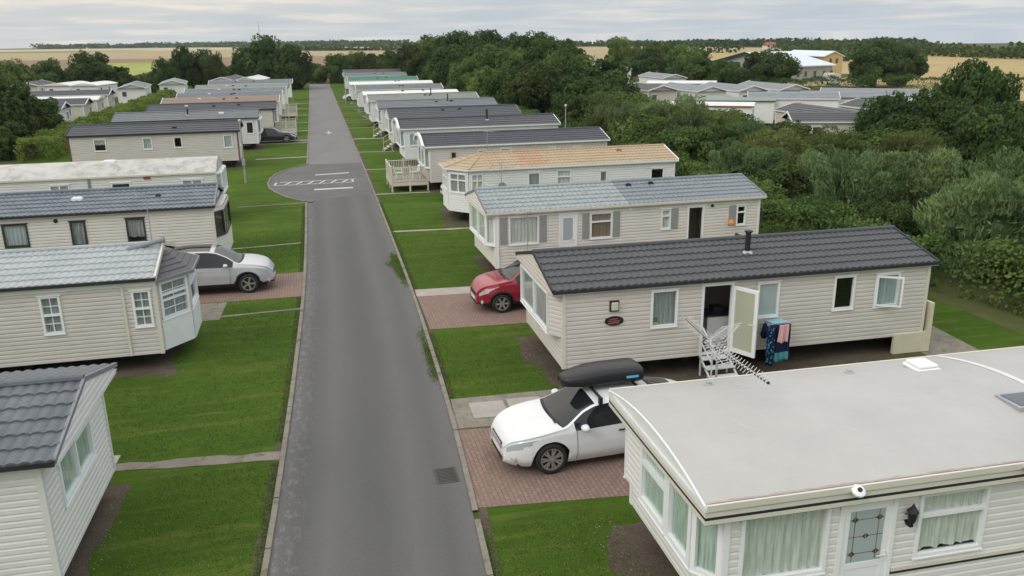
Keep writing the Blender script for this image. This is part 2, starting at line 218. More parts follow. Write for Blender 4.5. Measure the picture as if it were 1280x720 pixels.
# ------------------------------------------------------------------ object helpers
def tag(o,label=None,cat=None,group=None,kind=None):
    if label: o['label']=label
    if cat: o['category']=cat
    if group: o['group']=group
    if kind: o['kind']=kind
    return o
def empty(name,loc,rz=0,label=None,cat=None,group=None):
    o=bpy.data.objects.new(name,None); COL.objects.link(o); o.location=loc; o.rotation_euler=(0,0,rz); o.empty_display_size=.3
    return tag(o,label,cat,group)
class MB:
    def __init__(s): s.v=[]; s.f=[]; s.m=[]; s.mi=0
    def q(s,*p):
        n=len(s.v); s.v+= [tuple(a) for a in p]; s.f.append(tuple(range(n,n+len(p)))); s.m.append(s.mi)
    def box(s,x0,y0,z0,x1,y1,z1):
        n=len(s.v); s.v+=[(x0,y0,z0),(x1,y0,z0),(x1,y1,z0),(x0,y1,z0),(x0,y0,z1),(x1,y0,z1),(x1,y1,z1),(x0,y1,z1)]
        for f in ((0,3,2,1),(4,5,6,7),(0,1,5,4),(1,2,6,5),(2,3,7,6),(3,0,4,7)): s.f.append(tuple(n+i for i in f)); s.m.append(s.mi)
    def bar(s,a,b,w=.03,h=None,up=(0,0,1)):
        h=h or w; a=Vector(a); b=Vector(b); d=(b-a).normalized(); up=Vector(up)
        if abs(d.dot(up))>.97: up=Vector((0,1,0))
        r=d.cross(up).normalized(); u=r.cross(d); r*=w/2; u*=h/2; n=len(s.v)
        s.v+=[tuple(p) for p in (a-r-u,a+r-u,a+r+u,a-r+u,b-r-u,b+r-u,b+r+u,b-r+u)]
        for f in ((0,1,2,3),(7,6,5,4),(0,4,5,1),(1,5,6,2),(2,6,7,3),(3,7,4,0)): s.f.append(tuple(n+i for i in f)); s.m.append(s.mi)
    def tube(s,a,b,r0,r1=None,k=8,cap=True):
        r1=r0 if r1 is None else r1; a=Vector(a); b=Vector(b); d=(b-a).normalized(); up=Vector((0,0,1)) if abs(d.z)<.95 else Vector((1,0,0))
        x=d.cross(up).normalized(); y=x.cross(d); n=len(s.v)
        for c,r in ((a,r0),(b,r1)):
            for i in range(k): t=2*math.pi*i/k; s.v.append(tuple(c+x*(r*math.cos(t))+y*(r*math.sin(t))))
        for i in range(k): j=(i+1)%k; s.f.append((n+i,n+j,n+k+j,n+k+i)); s.m.append(s.mi)
        if cap: s.f.append(tuple(n+i for i in range(k))[::-1]); s.m.append(s.mi); s.f.append(tuple(n+k+i for i in range(k))); s.m.append(s.mi)
    def lathe(s,c,ax,prof,k=20):
        # prof: (offset along ax, radius)
        c=Vector(c); ax=Vector(ax).normalized(); up=Vector((0,0,1)) if abs(ax.z)<.9 else Vector((1,0,0)); x=ax.cross(up).normalized(); y=x.cross(ax); n=len(s.v)
        for o,r in prof:
            for i in range(k): t=2*math.pi*i/k; s.v.append(tuple(c+ax*o+x*(r*math.cos(t))+y*(r*math.sin(t))))
        for j in range(len(prof)-1):
            for i in range(k): i2=(i+1)%k; s.f.append((n+j*k+i,n+j*k+i2,n+(j+1)*k+i2,n+(j+1)*k+i)); s.m.append(s.mi)
    def build(s,name,mats,parent=None,mirror=1,smooth=False,bevel=0,loc=None):
        if not s.v: return None
        me=bpy.data.meshes.new(name)
        vs=[(mirror*x,y,z) for x,y,z in s.v] if mirror!=1 else s.v
        fs=[f[::-1] for f in s.f] if mirror==-1 else s.f
        me.from_pydata(vs,[],fs)
        if isinstance(mats,str): mats=[mats]
        for m in mats: me.materials.append(MT[m])
        if len(mats)>1: me.polygons.foreach_set('material_index',s.m)
        if smooth: me.polygons.foreach_set('use_smooth',[True]*len(me.polygons))
        me.update()
        o=bpy.data.objects.new(name,me); COL.objects.link(o)
        if parent: o.parent=parent
        if loc: o.location=loc
        if bevel:
            bv=o.modifiers.new('bevel','BEVEL'); bv.width=bevel; bv.segments=2; bv.limit_method='ANGLE'
        return o
def sheet(name,poly,z,mat,kind='structure',loc=(0,0,0)):
    m=MB(); m.q(*[(x,y,z) for x,y in poly]); o=m.build(name,mat); o['kind']=kind; return o
def slab(name,poly,z0,z1,mat,kind='structure'):
    m=MB(); n=len(poly); m.q(*[(x,y,z1) for x,y in poly])
    for i in range(n): a=poly[i]; b=poly[(i+1)%n]; m.q((*a,z0),(*b,z0),(*b,z1),(*a,z1))
    o=m.build(name,mat); o['kind']=kind; return o
# ------------------------------------------------------------------ ground
def terrain():
    m=MB(); rs=[0,30,60,100,160,250,400,600,850,1100,1400,1800,2300,2900,3600]; N=72
    def z(r,a):  # beyond the crest the land falls away
        # a: azimuth from +Y clockwise
        rc=2300+(1000-2300)*min(1,max(0,(math.degrees(a)+15)/30)); return -0.02-max(0,r-rc)*.03
    n=1; m.v.append((0,0,-.02))
    for r in rs[1:]:
        for i in range(N):
            a=-math.pi+2*math.pi*i/N; m.v.append((r*math.sin(a),r*math.cos(a),z(r,a)))
    for i in range(N): m.f.append((0,1+i,1+(i+1)%N)); m.m.append(0)
    for k in range(len(rs)-2):
        for i in range(N): j=(i+1)%N; a=1+k*N; m.f.append((a+i,a+N+i,a+N+j,a+j)); m.m.append(0)
    o=m.build('ground','grass_field'); o['kind']='structure'
terrain()
sheet('lawn',[(-22.5,-6),(21,-6),(21,192),(-22.5,192)],0,'lawn')
def patch(name,poly,mat,z=.05): return sheet(name,poly,z,mat)
# fields, seen far off
patch('stubble_field',[(-700,560),(-120,420),(330,420),(330,1000),(-900,1500)],'field_tan',.02)
patch('ploughed_field',[(-330,215),(-10,215),(90,235),(170,520),(-260,560),(-560,520)],'field_brown',.03)
patch('green_field',[(-640,760),(-330,700),(-250,820),(-620,900)],'field_green',.08)
patch('pale_field',[(-2100,1200),(-900,1000),(-300,1100),(150,1100),(150,1500),(-2000,2200)],'field_pale',.04)
patch('barley_field',[(-60,225),(-34,215),(-42,300),(-56,400),(-64,445),(-96,430),(-84,330)],'field_lime',.09)
patch('green_field',[(-700,1120),(-250,1020),(-180,1180),(-800,1360)],'field_green',.12)
patch('wheat_field',[(96,150),(90,104),(108,66),(300,20),(640,200),(560,310),(300,300)],'field_yellow',.04)
patch('wheat_field',[(104,175),(150,180),(300,300),(560,320),(330,480),(150,420),(120,300)],'field_yellow',.06)
patch('dry_grass_field',[(76,230),(150,250),(200,420),(90,420)],'field_tan',.05)
patch('dry_grass_field',[(86,138),(101,138),(103,148),(90,150)],'field_yellow',.05)
# ------------------------------------------------------------------ road
RL=[(-6,-3.2),(4,-2.0),(8.5,-1.6),(13.2,-1.29),(18.9,-1.0),(25,-.75),(31.3,-.54),(39.4,-.43),(49.4,-.36),(65,-.2),(100,.25),(140,.7),(174,1.05),(190,1.2)]
RR=[(-6,.6),(4,1.75),(8.5,2.13),(12.25,2.42),(17.9,2.83),(24,3.08),(30.2,3.26),(38.3,3.40),(50,3.58),(64,3.77),(100,4.18),(140,4.65),(172,5.0),(190,5.2)]
def ip(T,v): return float(np.interp(v,[a for a,_ in T],[b for _,b in T]))
def smo(T,v): return sum(ip(T,v+d) for d in (-3,-1.5,0,1.5,3))/5
def road(name,v0,v1,mat,z):
    vs=list(np.arange(v0,v1,1.0))+[v1]; me=bpy.data.meshes.new(name); V=[];F=[];UVs=[]
    for v in vs:
        a=smo(RL,v)-(0 if not 49.5<v<64.9 else 0); b_=smo(RR,v)
        for t in (0,.5,1): V.append((a+(b_-a)*t,v,z)); UVs.append((t,v/4))
    for i in range(len(vs)-1):
        for k in (0,1): F.append((i*3+k,i*3+k+1,i*3+k+4,i*3+k+3))
    me.from_pydata(V,[],F); uv=me.uv_layers.new(name='UVMap')
    for l in me.loops: uv.data[l.index].uv=UVs[l.vertex_index]
    me.materials.append(MT[mat]); o=bpy.data.objects.new(name,me); COL.objects.link(o); o['kind']='structure'
road('road',-6,64.6,'asphalt',.010); road('road',64.6,190,'asphalt_pale',.012)
BAY=[(-.38,49.4),(-1.0,50.3),(-1.6,51.5),(-2.2,53.2),(-2.6,54.8),(-2.76,56.6),(-2.68,58.6),(-2.4,60.6),(-1.8,62.3),(-1.0,63.7),(-.2,65.0)]
sheet('passing_bay',BAY+[(3.68,64.6),(3.62,58),(3.57,51)],.014,'asphalt_dark')
def kerb(side,v0,v1,pts=None,name='kerb'):
    m=MB(); T=RL if side<0 else RR
    if pts is None: pts=[(smo(T,v),v) for v in np.arange(v0,v1+.01,.9)]
    w=.11
    for i in range(len(pts)-1):
        a=Vector((*pts[i],0)); b_=Vector((*pts[i+1],0)); d=(b_-a); d=d*(1-.012/d.length); nrm=Vector((-d.y,d.x,0)).normalized()*(w if side<0 else -w)
        jz=random.uniform(-.006,.006); h=.055+jz; b2=a+d; p=[a,b2,b2+nrm,a+nrm]
        m.q(*[(q.x,q.y,h) for q in p]); m.q((a.x,a.y,0),(b2.x,b2.y,0),(b2.x,b2.y,h),(a.x,a.y,h)); m.q((p[2].x,p[2].y,0),(p[3].x,p[3].y,0),(p[3].x,p[3].y,h),(p[2].x,p[2].y,h))
    o=m.build(name,'concrete'); o['kind']='structure'
kerb(-1,-4,49.4); kerb(1,-4,14.3); kerb(1,14.3,189); kerb(-1,65,189); kerb(-1,0,0,BAY)
# earth and gravel along the edge of the road
def verge(side,v0,v1):
    m=MB(); T=RL if side<0 else RR; rnd=random.Random(3)
    vs=np.arange(v0,v1,.35); pr=None
    for v in vs:
        a=smo(T,v)+(-.11 if side<0 else .11); w=(.10+.10*rnd.random())*(-1 if side<0 else 1); p=((a,v,.006),(a+w,v,.006))
        if pr: m.q(pr[0],pr[1],p[1],p[0])
        pr=p
    o=m.build('verge','soil'); o['kind']='structure'
verge(-1,-4,49); verge(1,-4,120)
# drives, paths, plot edgings
slab('driveway',[(2.62,14.45),(9.2,13.75),(9.6,17.3),(2.88,17.95)],-.02,.012,'block_paving')
sheet('footpath',[(2.9,18.02),(7.6,17.6),(7.7,19.6),(3.05,19.75)],.010,'concrete')
for i in range(2): 
    slab('paving_slab',[(3.42+i*.98,18.45),(4.3+i*.98,18.38),(4.33+i*.98,19.3),(3.45+i*.98,19.36)],0,.03,'concrete_pale')
slab('driveway',[(3.34,25.3),(9.4,24.9),(9.6,28.6),(3.38,29.0)],-.02,.012,'block_paving')
sheet('footpath',[(3.38,29.02),(7.6,28.7),(7.6,29.6),(3.42,29.9)],.008,'concrete_pale')
slab('driveway',[(-.62,30.2),(-9,30.4),(-9,33.5),(-.58,33.6)],-.02,.012,'block_paving')
sheet('footpath',[(-3.4,28.2),(-5.2,28.2),(-6.5,30.3),(-3.3,30.2)],.009,'concrete')
def strip(a,b,w,mat='concrete',z=.010,name='plot_edging'):
    a=Vector(a); b=Vector(b); d=(b-a).normalized(); n=Vector((-d.y,d.x))*w/2; m=MB(); rnd=random.Random(int(a.y*10)); k=max(2,int((b-a).length/.45)); pr=None
    for i in range(k+1):
        p=a+(b-a)*i/k; j=rnd.uniform(.6,1.15); q=(p+n*j,p-n*rnd.uniform(.6,1.15))
        if pr: m.q((pr[0].x,pr[0].y,z),(pr[1].x,pr[1].y,z),(q[1].x,q[1].y,z),(q[0].x,q[0].y,z))
        pr=q
    o=m.build(name,mat); o['kind']='structure'
strip((-1.15,17.75),(-4.9,18.1),.42,name='footpath')
slab('paving_slab',[(-4.75,17.85),(-5.35,17.95),(-5.3,18.75),(-4.7,18.65)],0,.03,'concrete_pale')
strip((-.62,28.7),(-3.6,28.5),.16)
for v in (38.9,): strip((-.5,v),(-4,v-.4),.16,'concrete_pale')
for v in (49.1,69.5,80.6,90.5,100,110,121,131): strip((-.1+v*.002,v),(-4.2,v-.3),.22 if v<60 else .5,'concrete' if v<60 else 'concrete_pale')
sheet('driveway',[(.0,79.4),(-5,79.4),(-5,82.3),(.05,82.2)],.01,'concrete')
for v in (40,): strip((3.5,v),(7.4,v-.25),.3,'concrete_pale')
for v in (50.6,60.9,71,81,91.5,101,111,122,133): strip((3.7+(v-50)*.01,v),(7.0,v-.2),.28 if v<72 else .5,'concrete_pale' if v<90 else 'concrete')
# soil / concrete under and around the caravans
def pad(name,x0,x1,y0,y1,mat,z):
    rnd=random.Random(int(y0*7)); P=[]; ph=rnd.random()*6
    def run(a,b,ax):
        L_=math.hypot(b[0]-a[0],b[1]-a[1]); n=int(L_/.22); off=[]
        for i in range(n):
            t=i/n; e=.16*math.sin(t*L_*1.1+ph)+.09*math.sin(t*L_*3.1+ph*2)+rnd.uniform(-.06,.06)
            P.append((a[0]+(b[0]-a[0])*t+(e if ax else 0),a[1]+(b[1]-a[1])*t+(0 if ax else e)))
    run((x0,y0),(x1,y0),0); run((x1,y0),(x1,y1),1); run((x1,y1),(x0,y1),0); run((x0,y1),(x0,y0),1)
    return sheet(name,P,z,mat)
sheet('footpath',[(16.9,18.2),(18.6,17.8),(18.9,21.4),(18.7,24.5),(17.2,24.6)],.011,'concrete')
sheet('bare_soil',[(4.55,11.9),(4.8,12.7),(5.1,13.2),(5.5,12.2),(5.5,9.6),(5.0,9.2),(4.85,10.0),(4.95,10.8)],.007,'soil')
# road markings
def mark(poly,name='road_marking'): return sheet(name,poly,.019,'road_paint')
mark([(.26,59.3),(2.58,59.6),(2.58,60.0),(.28,59.7)]); mark([(.1,53.15),(2.5,53.2),(2.5,53.7),(.1,53.65)])
def chain_mark():
    m=MB(); z=.02
    def st(x0,y0,x1,y1,w):
        d=Vector((x1-x0,y1-y0)).normalized(); n=Vector((-d.y,d.x))*w/2
        m.q((x0+n.x,y0+n.y,z),(x0-n.x,y0-n.y,z),(x1-n.x,y1-n.y,z),(x1+n.x,y1+n.y,z))
    P=.74
    for i in range(6):
        x=-1.55+i*P
        st(x-.22,55.62,x+.22,57.0,.17)             # slanted stroke
    m2=.16
    for i in range(-1,6):
        x=-1.55+i*P
        st(x+.22,56.93,x+.22+P*.7,56.93,m2)          # top link
        st(x-.22+P*.3,55.66,x-.22+P,55.66,m2)      # bottom link
    st(2.62,55.6,2.66,57,.14); st(-2.38,55.7,-2.28,56.9,.14)
    o=m.build('road_marking','road_paint'); o['kind']='structure'
chain_mark()
def arrow():
    m=MB(); z=.02; x=2.05; m.q((x-.06,87.6,z),(x+.06,87.6,z),(x+.06,89.6,z),(x-.06,89.6,z)); m.q((x-.36,87.9,z),(x,86.2,z),(x+.36,87.9,z),(x,87.6,z))
    o=m.build('road_marking','road_paint'); o['kind']='structure'
arrow()
# drain grate
g=MB(); g.box(2.06,15.55,.0,2.1,16.2,.022); g.box(2.5,15.55,.0,2.54,16.2,.022); g.box(2.1,15.55,.0,2.5,15.59,.022); g.box(2.1,16.16,0,2.5,16.2,.022)
for i in range(9): y=15.62+i*.06; g.box(2.1,y,.0,2.5,y+.025,.02)
root=empty('drain_grate',(0,0,0),0,'grey iron drain grate set in the road by the kerb','drain'); g.build('grate','drain_iron',root)
hole=MB(); hole.q((2.1,15.59,.0155),(2.5,15.59,.0155),(2.5,16.16,.0155),(2.1,16.16,.0155)); hole.build('drain_dark_sheet','black',root)  # black sheet paints the darkness of the pit below the bars
# ------------------------------------------------------------------ caravan kit
def subtract(segs,a,b):
    out=[]
    for s,e in segs:
        if b<=s or a>=e: out.append((s,e))
        else:
            if a>s: out.append((s,a))
            if b<e: out.append((b,e))
    return out
class Wall:
    """wall plane: p0->p1 in plan, outward normal on the given side"""
    def __init__(s,p0,p1,out,z0,z1,gable=None,holes=None):
        s.p0=Vector(p0); s.d=Vector(p1)-s.p0; s.L=s.d.length; s.d/=s.L; s.o=Vector(out).normalized(); s.z0=z0; s.z1=z1; s.holes=list(holes or []); s.gable=gable
    def P(s,t,z,d=0): q=s.p0+s.d*t+s.o*d; return (q.x,q.y,z)
    def siding(s,m,h=.12,lap=.036,flat=False):
        if flat and not s.holes:
            m.q(s.P(0,s.z0),s.P(s.L,s.z0),s.P(s.L,s.z1),s.P(0,s.z1))
            if s.gable: m.q(s.P(0,s.z1),s.P(s.L,s.z1),s.P(s.L/2,s.gable))
            return
        z=s.z0; top=s.gable or s.z1
        while z<top-.005:
            z2=min(z+h,top)
            def ext(zz):
                if zz<=s.z1: return 0,s.L
                k=(zz-s.z1)/(top-s.z1)*s.L/2; return k,s.L-k
            e0=ext(z); e1=ext(z2)
            zs=sorted({z,z2}|{c for hh in s.holes for c in hh[2:4] if z<c<z2})
            for za,zb in zip(zs[:-1],zs[1:]):
                mid=(za+zb)/2; segs=[(e0[0],e0[1])]
                for hh in s.holes:
                    if hh[2]<mid<hh[3]: segs=subtract(segs,hh[0],hh[1])
                pf=lambda q: float(np.interp((q-z)/h,(0,.58,1),(lap,lap*.9,0)))
                kn=[za]+([z+.58*h] if za<z+.58*h<zb else [])+[zb]
                for a,b_ in segs:
                    ta=max(a,e1[0]) if a==e0[0] else a; tb=min(b_,e1[1]) if b_==e0[1] else b_
                    for k0,k1 in zip(kn[:-1],kn[1:]):
                        w0=(k0-za)/(zb-za); w1=(k1-za)/(zb-za); f0=pf(k0); f1=pf(k1)
                        m.q(s.P(a+(ta-a)*w0,k0,f0),s.P(b_+(tb-b_)*w0,k0,f0),s.P(b_+(tb-b_)*w1,k1,f1),s.P(a+(ta-a)*w1,k1,f1))
                    if za==z: fa=pf(za); m.q(s.P(a,za,0),s.P(b_,za,0),s.P(b_,za,fa),s.P(a,za,fa))
            z=z2
    def bx(s,m,t0,t1,z0,z1,d0,d1):
        p=[s.P(t0,z0,d0),s.P(t1,z0,d0),s.P(t1,z0,d1),s.P(t0,z0,d1),s.P(t0,z1,d0),s.P(t1,z1,d0),s.P(t1,z1,d1),s.P(t0,z1,d1)]; n=len(m.v); m.v+=p
        for f in ((0,3,2,1),(4,5,6,7),(0,1,5,4),(1,2,6,5),(2,3,7,6),(3,0,4,7)): m.f.append(tuple(n+i for i in f)); m.m.append(m.mi)
def window(w,root,sx,t0,t1,z0,z1,frame='upvc',split='',curtain='curtain_white',hood=True,low=False,fw=.06,hang=1.0,pane='glass',glabel=None):
    """window in wall w. split: 'T' top light, 'V' mullion, 'G' georgian bars. hang: part of the height the curtain covers"""
    m=MB(); D0=-.03; D1=.056
    w.bx(m,t0,t0+fw,z0,z1,D0,D1); w.bx(m,t1-fw,t1,z0,z1,D0,D1); w.bx(m,t0+fw,t1-fw,z0,z0+fw,D0,D1); w.bx(m,t0+fw,t1-fw,z1-fw,z1,D0,D1)
    if hood: w.bx(m,t0-.04,t1+.04,z1+.001,z1+.03,0,.08)
    w.bx(m,t0-.01,t1+.01,z0-.025,z0-.001,0,.07)
    if 'T' in split: zt=z0+(z1-z0)*.62; w.bx(m,t0+fw,t1-fw,zt,zt+fw*.9,D0,D1-.003)
    if 'V' in split: tm=(t0+t1)/2; w.bx(m,tm-fw/2,tm+fw/2,z0+fw,z1-fw,D0,D1-.006)
    if 'W' in split:
        for k in (1,2): tm=t0+(t1-t0)*k/3; w.bx(m,tm-fw/2,tm+fw/2,z0+fw,z1-fw,D0,D1-.006)
    if 'G' in split:
        zm=(z0+z1)/2; w.bx(m,t0+fw,t1-fw,zm-.03,zm+.03,D0,D1-.006); tm=(t0+t1)/2; w.bx(m,tm-.012,tm+.012,z0+fw,z1-fw,.0,.014)
        for k in (.27,.73): zz=z0+(z1-z0)*k; w.bx(m,t0+fw,t1-fw,zz-.012,zz+.012,.0,.0135)
    if low: w.bx(m,t0+.01,t1-.01,z0+.01,z1-.01,.0,.008)
    f=m.build('window',frame,root,sx)
    if glabel: f['label']=glabel
    g=MB(); d=.012 if low else .0; g.q(w.P(t0+fw*.9,z0+fw*.9,d),w.P(t1-fw*.9,z0+fw*.9,d),w.P(t1-fw*.9,z1-fw*.9,d),w.P(t0+fw*.9,z1-fw*.9,d))
    g.build('pane',('far_glass' if low and pane=='glass' else pane),f,sx)
    if curtain and not low:
        c=MB(); n=max(8,int((t1-t0)/.035)); zb=z0+.02+(z1-z0)*(1-hang); rnd=random.Random(int(t0*97+z0*31)); prev=None; ph=rnd.random()*6
        for i in range(n+1):
            t=t0+(t1-t0)*i/n; d=-.034+.016*math.sin(i*1.55+ph)+.009*math.sin(i*.61+ph); zz=zb+(.02*math.sin(i*.9) if hang<1 or 'w' in (curtain or '') else 0); p=(w.P(t,zz,d),w.P(t,z1,d*.9))
            if prev: c.q(prev[0],p[0],p[1],prev[1])
            prev=p
        c.build('curtain',curtain,f,sx)
    if not low: w.holes.append((t0+.01,t1-.01,z0+.01,z1-.01))
    return f
def door(w,root,sx,t0,t1,z0,z1,low=False,frame='upvc',pane='frosted',kick=.5,deco=False):
    m=MB(); fw=.07
    if not low: w.holes.append((t0+.02,t1-.02,z0-.001,z1-.02))
    w.bx(m,t0,t0+fw,z0,z1,0,.056); w.bx(m,t1-fw,t1,z0,z1,0,.056); w.bx(m,t0+fw,t1-fw,z1-fw,z1,0,.056); w.bx(m,t0-.04,t1+.04,z1+.001,z1+.035,0,.08); w.bx(m,t0+fw,t1-fw,z0,z1-fw,-.01,.022)
    if deco: pass
    f=m.build('door',frame,root,sx)
    zk=z0+(z1-z0)*kick if kick<1 else z0+.2
    fr=MB(); k=.11
    w.bx(fr,t0+fw,t0+fw+k,z0,z1-fw,.022,.034); w.bx(fr,t1-fw-k,t1-fw,z0,z1-fw,.022,.034); w.bx(fr,t0+fw+k,t1-fw-k,z1-fw-.12,z1-fw,.022,.034); w.bx(fr,t0+fw+k,t1-fw-k,zk-.1,zk,.022,.034)
    fr.build('door_leaf',frame,f,sx)
    g=MB(); g.q(w.P(t0+fw+k,zk,.0245),w.P(t1-fw-k,zk,.0245),w.P(t1-fw-k,z1-fw-.12,.0245),w.P(t0+fw+k,z1-fw-.12,.0245)); g.build('pane',pane,f,sx)
    if deco:
        tm=(t0+t1)/2; dm=MB(); za=zk+.02; zb=z1-fw-.14; a=t0+fw+k+.09; b_=t1-fw-k-.09
        for (q0,q1,q2,q3) in ((a,a+.008,za,zb),(b_-.008,b_,za,zb),(t0+fw+k,t1-fw-k,za+.13,za+.138),(t0+fw+k,t1-fw-k,zb-.138,zb-.13),(t0+fw+k,t1-fw-k,(za+zb)/2-.004,(za+zb)/2+.004)): w.bx(dm,q0,q1,q2,q3,.025,.027)
        for tx,zz in ((a,za+.13),(b_,za+.13),(a,zb-.13),(b_,zb-.13),(tm,(za+zb)/2)):
            for s in (-1,1): dm.q(w.P(tx,zz-.05,.028),w.P(tx+s*.06,zz,.028),w.P(tx,zz+.05,.028),w.P(tx+s*.015,zz,.028))
        dm.build('lead_pattern','rail_brown',f,sx)
    h=MB(); zz=z0+(z1-z0)*.45; w.bx(h,t1-fw-.08,t1-fw-.05,zz-.09,zz+.09,.034,.045); w.bx(h,t1-fw-.2,t1-fw-.05,zz+.02,zz+.04,.06,.075); w.bx(h,t1-fw-.075,t1-fw-.055,zz+.02,zz+.04,.045,.06); h.build('handle','plastic_white',f,sx)
    return f
def tiles(m,x0,x1,W_,ze,zr,oe,wave=.2,seg=6,row=.34,amp=.036,lip=.030):
    for side in (0,1):
        yA=-oe if side==0 else W_+oe; yB=W_/2
        sl=math.hypot(yB-yA,zr-ze); R_=max(3,int(round(sl/row))); C=max(2,int((x1-x0)/wave*seg)) if seg else 1
        xs=np.linspace(x0,x1,C+1)
        for r in range(R_):
            ta,tb=r/R_,(r+1)/R_; pts=[]
            for t,lf,am in ((ta,-.004,0.2),(ta,lip,1),(tb,0.0,.6)):
                y=yA+(yB-yA)*t; z=ze+(zr-ze)*t; n=len(m.v); pts.append(n)
                for i,x in enumerate(xs): 
                    a=amp*am*(abs(math.sin(math.pi*x/wave))-.45) if seg else 0
                    m.v.append((x,y,z+lf+a))
            for k in (0,1):
                for i in range(C):
                    a=pts[k]+i; b_=pts[k+1]+i; m.f.append((a,a+1,b_+1,b_) if side==0 else (a,b_,b_+1,a+1)); m.m.append(m.mi)
def arc_z(y,W_,oe,ze,rise): t=(y+oe)/(W_+2*oe)*2-1; return ze+rise*(1-t*t)
def caravan(name,label,u,v,rz=0,sx=1,L=11.3,W_=3.8,zf=.55,zw=2.64,ze=2.74,zr=3.28,wall='siding_beige',roof='tile_charcoal',rstyle='tile',fascia='trim_black',og=.3,oe=.14,
            near=(),front=(),front_style='box',low=False,group=None,rear=(),seg=5,barge=None,corner='trim_cream',chim=(),vents=(),skirt=None,slab_=True,arch=False,white_gable=False,bay_wall=None,bayitems=None,fsplit='V',gflush=False,bay=None,cat='caravan',frontwall=None):
    root=empty(name,(u,v,0),rz,label,cat,group)
    h=.12 if not low else .26
    wn_=Wall((0,0),(L,0),(0,-1),zf,zw); flush=(front_style=='box' or gflush) and rstyle=='tile' and not low; wf=Wall((0,W_),(0,0),(-1,0),zf,zw,gable=None if flush else (zr-.06 if rstyle!='arc' else zw+.2))
    wb=Wall((L,0),(L,W_),(1,0),zf,zw,gable=(zr-.06 if rstyle!='arc' else zw+.2)); wr=Wall((L,W_),(0,W_),(0,1),zf,zw)
    m=MB(); walls=[wn_,wb,wr]
    # near side features
    def add(wl,items):
        for it in items:
            k=it[0]; a=it[1:5]; kw=it[5] if len(it)>5 else {}
            if k=='w': window(wl,root,sx,*a,low=low,**kw)
            elif k=='d': door(wl,root,sx,*a,low=low,**kw)
            elif k=='s':
                s_=MB(); wl.bx(s_,a[0],a[1],a[2],a[3],0.001,.048)
                for i in range(int((a[3]-a[2]-.12)/.06)): wl.bx(s_,a[0]+.04,a[1]-.04,a[2]+.06+i*.06,a[2]+.095+i*.06,.048,.056)
                s_.build('shutter','shutter_grey',root,sx)
            elif k=='box':
                s_=MB(); wl.bx(s_,*a,0.0,kw.get('d',.08)); s_.build(kw.get('n','meter_box'),kw.get('m','upvc'),root,sx,bevel=.008)
            elif k=='hole': wl.holes.append(a)
    add(wn_,near); add(wb,rear)
    # front end
    if front_style=='box':      # bay window box standing proud of the end wall, chamfered cheeks
        walls.append(wf); bz0,bz1=1.42,2.56; pr=.28
        if low: add(wf,[('w',.35,W_-.35,bz0,bz1,dict(split='W'))])
        else:
            wm=Wall((-pr,W_-.42),(-pr,.42),(-1,0),bz0,bz1); c1=Wall((-pr,.42),(0,.03),(-.84,-.54),bz0,bz1); c2=Wall((0,W_-.03),(-pr,W_-.42),(-.84,.54),bz0,bz1)
            wf.holes.append((.06,W_-.06,bz0+.01,bz1-.01))
            if bayitems: add(wm,bayitems); walls.append(wm)
            else: add(wm,[('w',0.0,wm.L,bz0,bz1,dict(split=fsplit,curtain=frontwall or 'curtain_grey',hood=False,fw=.07))])
            bw=MB()
            if bay_wall:
                for c in (c1,c2): bw=MB(); c.siding(bw); bw.build('bay_cheek',wall,root,sx)
            else:
                for c in (c1,c2): add(c,[('w',0,c.L,bz0,bz1,dict(curtain=frontwall or 'curtain_grey',hood=False,fw=.07))])
            sl=MB(); sl.mi=0
            for z_ in (bz0-.03,bz1): 
                n=[(-pr,.42),(0,.03),(0,W_-.03),(-pr,W_-.42)]; sl.q(*[(x,y,z_) for x,y in n]); 
                zt=z_+.03; sl.q(*[(x,y,zt) for x,y in n])
                for i in range(3): a,b_=[n[0],n[1]],[n[3],n[0]]; 
                for a,b_ in ((n[1],n[0]),(n[0],n[3]),(n[3],n[2])): sl.q((*a,z_),(*b_,z_),(*b_,zt),(*a,zt))
            sl.build('bay_sill','upvc',root,sx)
    elif front_style=='flat': walls.append(wf); add(wf,front)
    elif front_style=='poly':   # polygonal bay replacing the end: list of plan points from near to far
        pts=bay['pts']
        for i in range(len(pts)-1):
            a,b_=Vector(pts[i]),Vector(pts[i+1]); d=(b_-a).normalized(); o=Vector((-d.y,d.x)); 
            if o.dot((a+b_)/2-Vector((L/2,W_/2)))<0: o=-o
            wl=Wall(a,b_,o,zf,zw); add(wl,[bay['win'](wl,i)] if bay['win'](wl,i) else []); 
            if bay.get('panel'):
                pm=MB(); wl.bx(pm,0.02,wl.L-.02,zf+.0,zw-1.28,0,.05); pm.build('bay_panel','trim_white',root,sx)
            wl.siding(m,h,flat=low)
    wn_x0=bay['x0'] if (front_style=='poly' and bay.get('x0')) else 0
    if wn_x0: wn_.holes.append((-1,wn_x0,zf-.1,zw+.1)); wr.holes.append((L-wn_x0,L+1,zf-.1,zw+.1))
    if front_style=='poly' and not wn_x0: wf.holes.append((.25,W_-.25,zf+.02,zw-.02)); walls.append(wf)
    for w in walls: w.siding(m,h,flat=low)
    # floor and ceiling close the shell
    if front_style=='poly': P=[(L,0)]+[tuple(p) for p in bay['pts']]+[(L,W_)]
    else: P=[(L,0),(0,0),(0,W_),(L,W_)]
    m.q(*[(x,y,zf) for x,y in P]); m.q(*[(x,y,zw-.002) for x,y in P])
    m.build('wall',wall,root,sx)
    # corner trims
    cs=[(0,0),(L,0),(L,W_),(0,W_)] if not wn_x0 else [(L,0),(L,W_)]
    for x,y in cs:
        a=.055; c=MB(); c.box(x-.045 if x==0 else x-a,y-.045 if y==0 else y-a,zf-.01,x+a if x==0 else x+.045,y+a if y==0 else y+.045,zw); c.build('corner_trim',corner,root,sx)
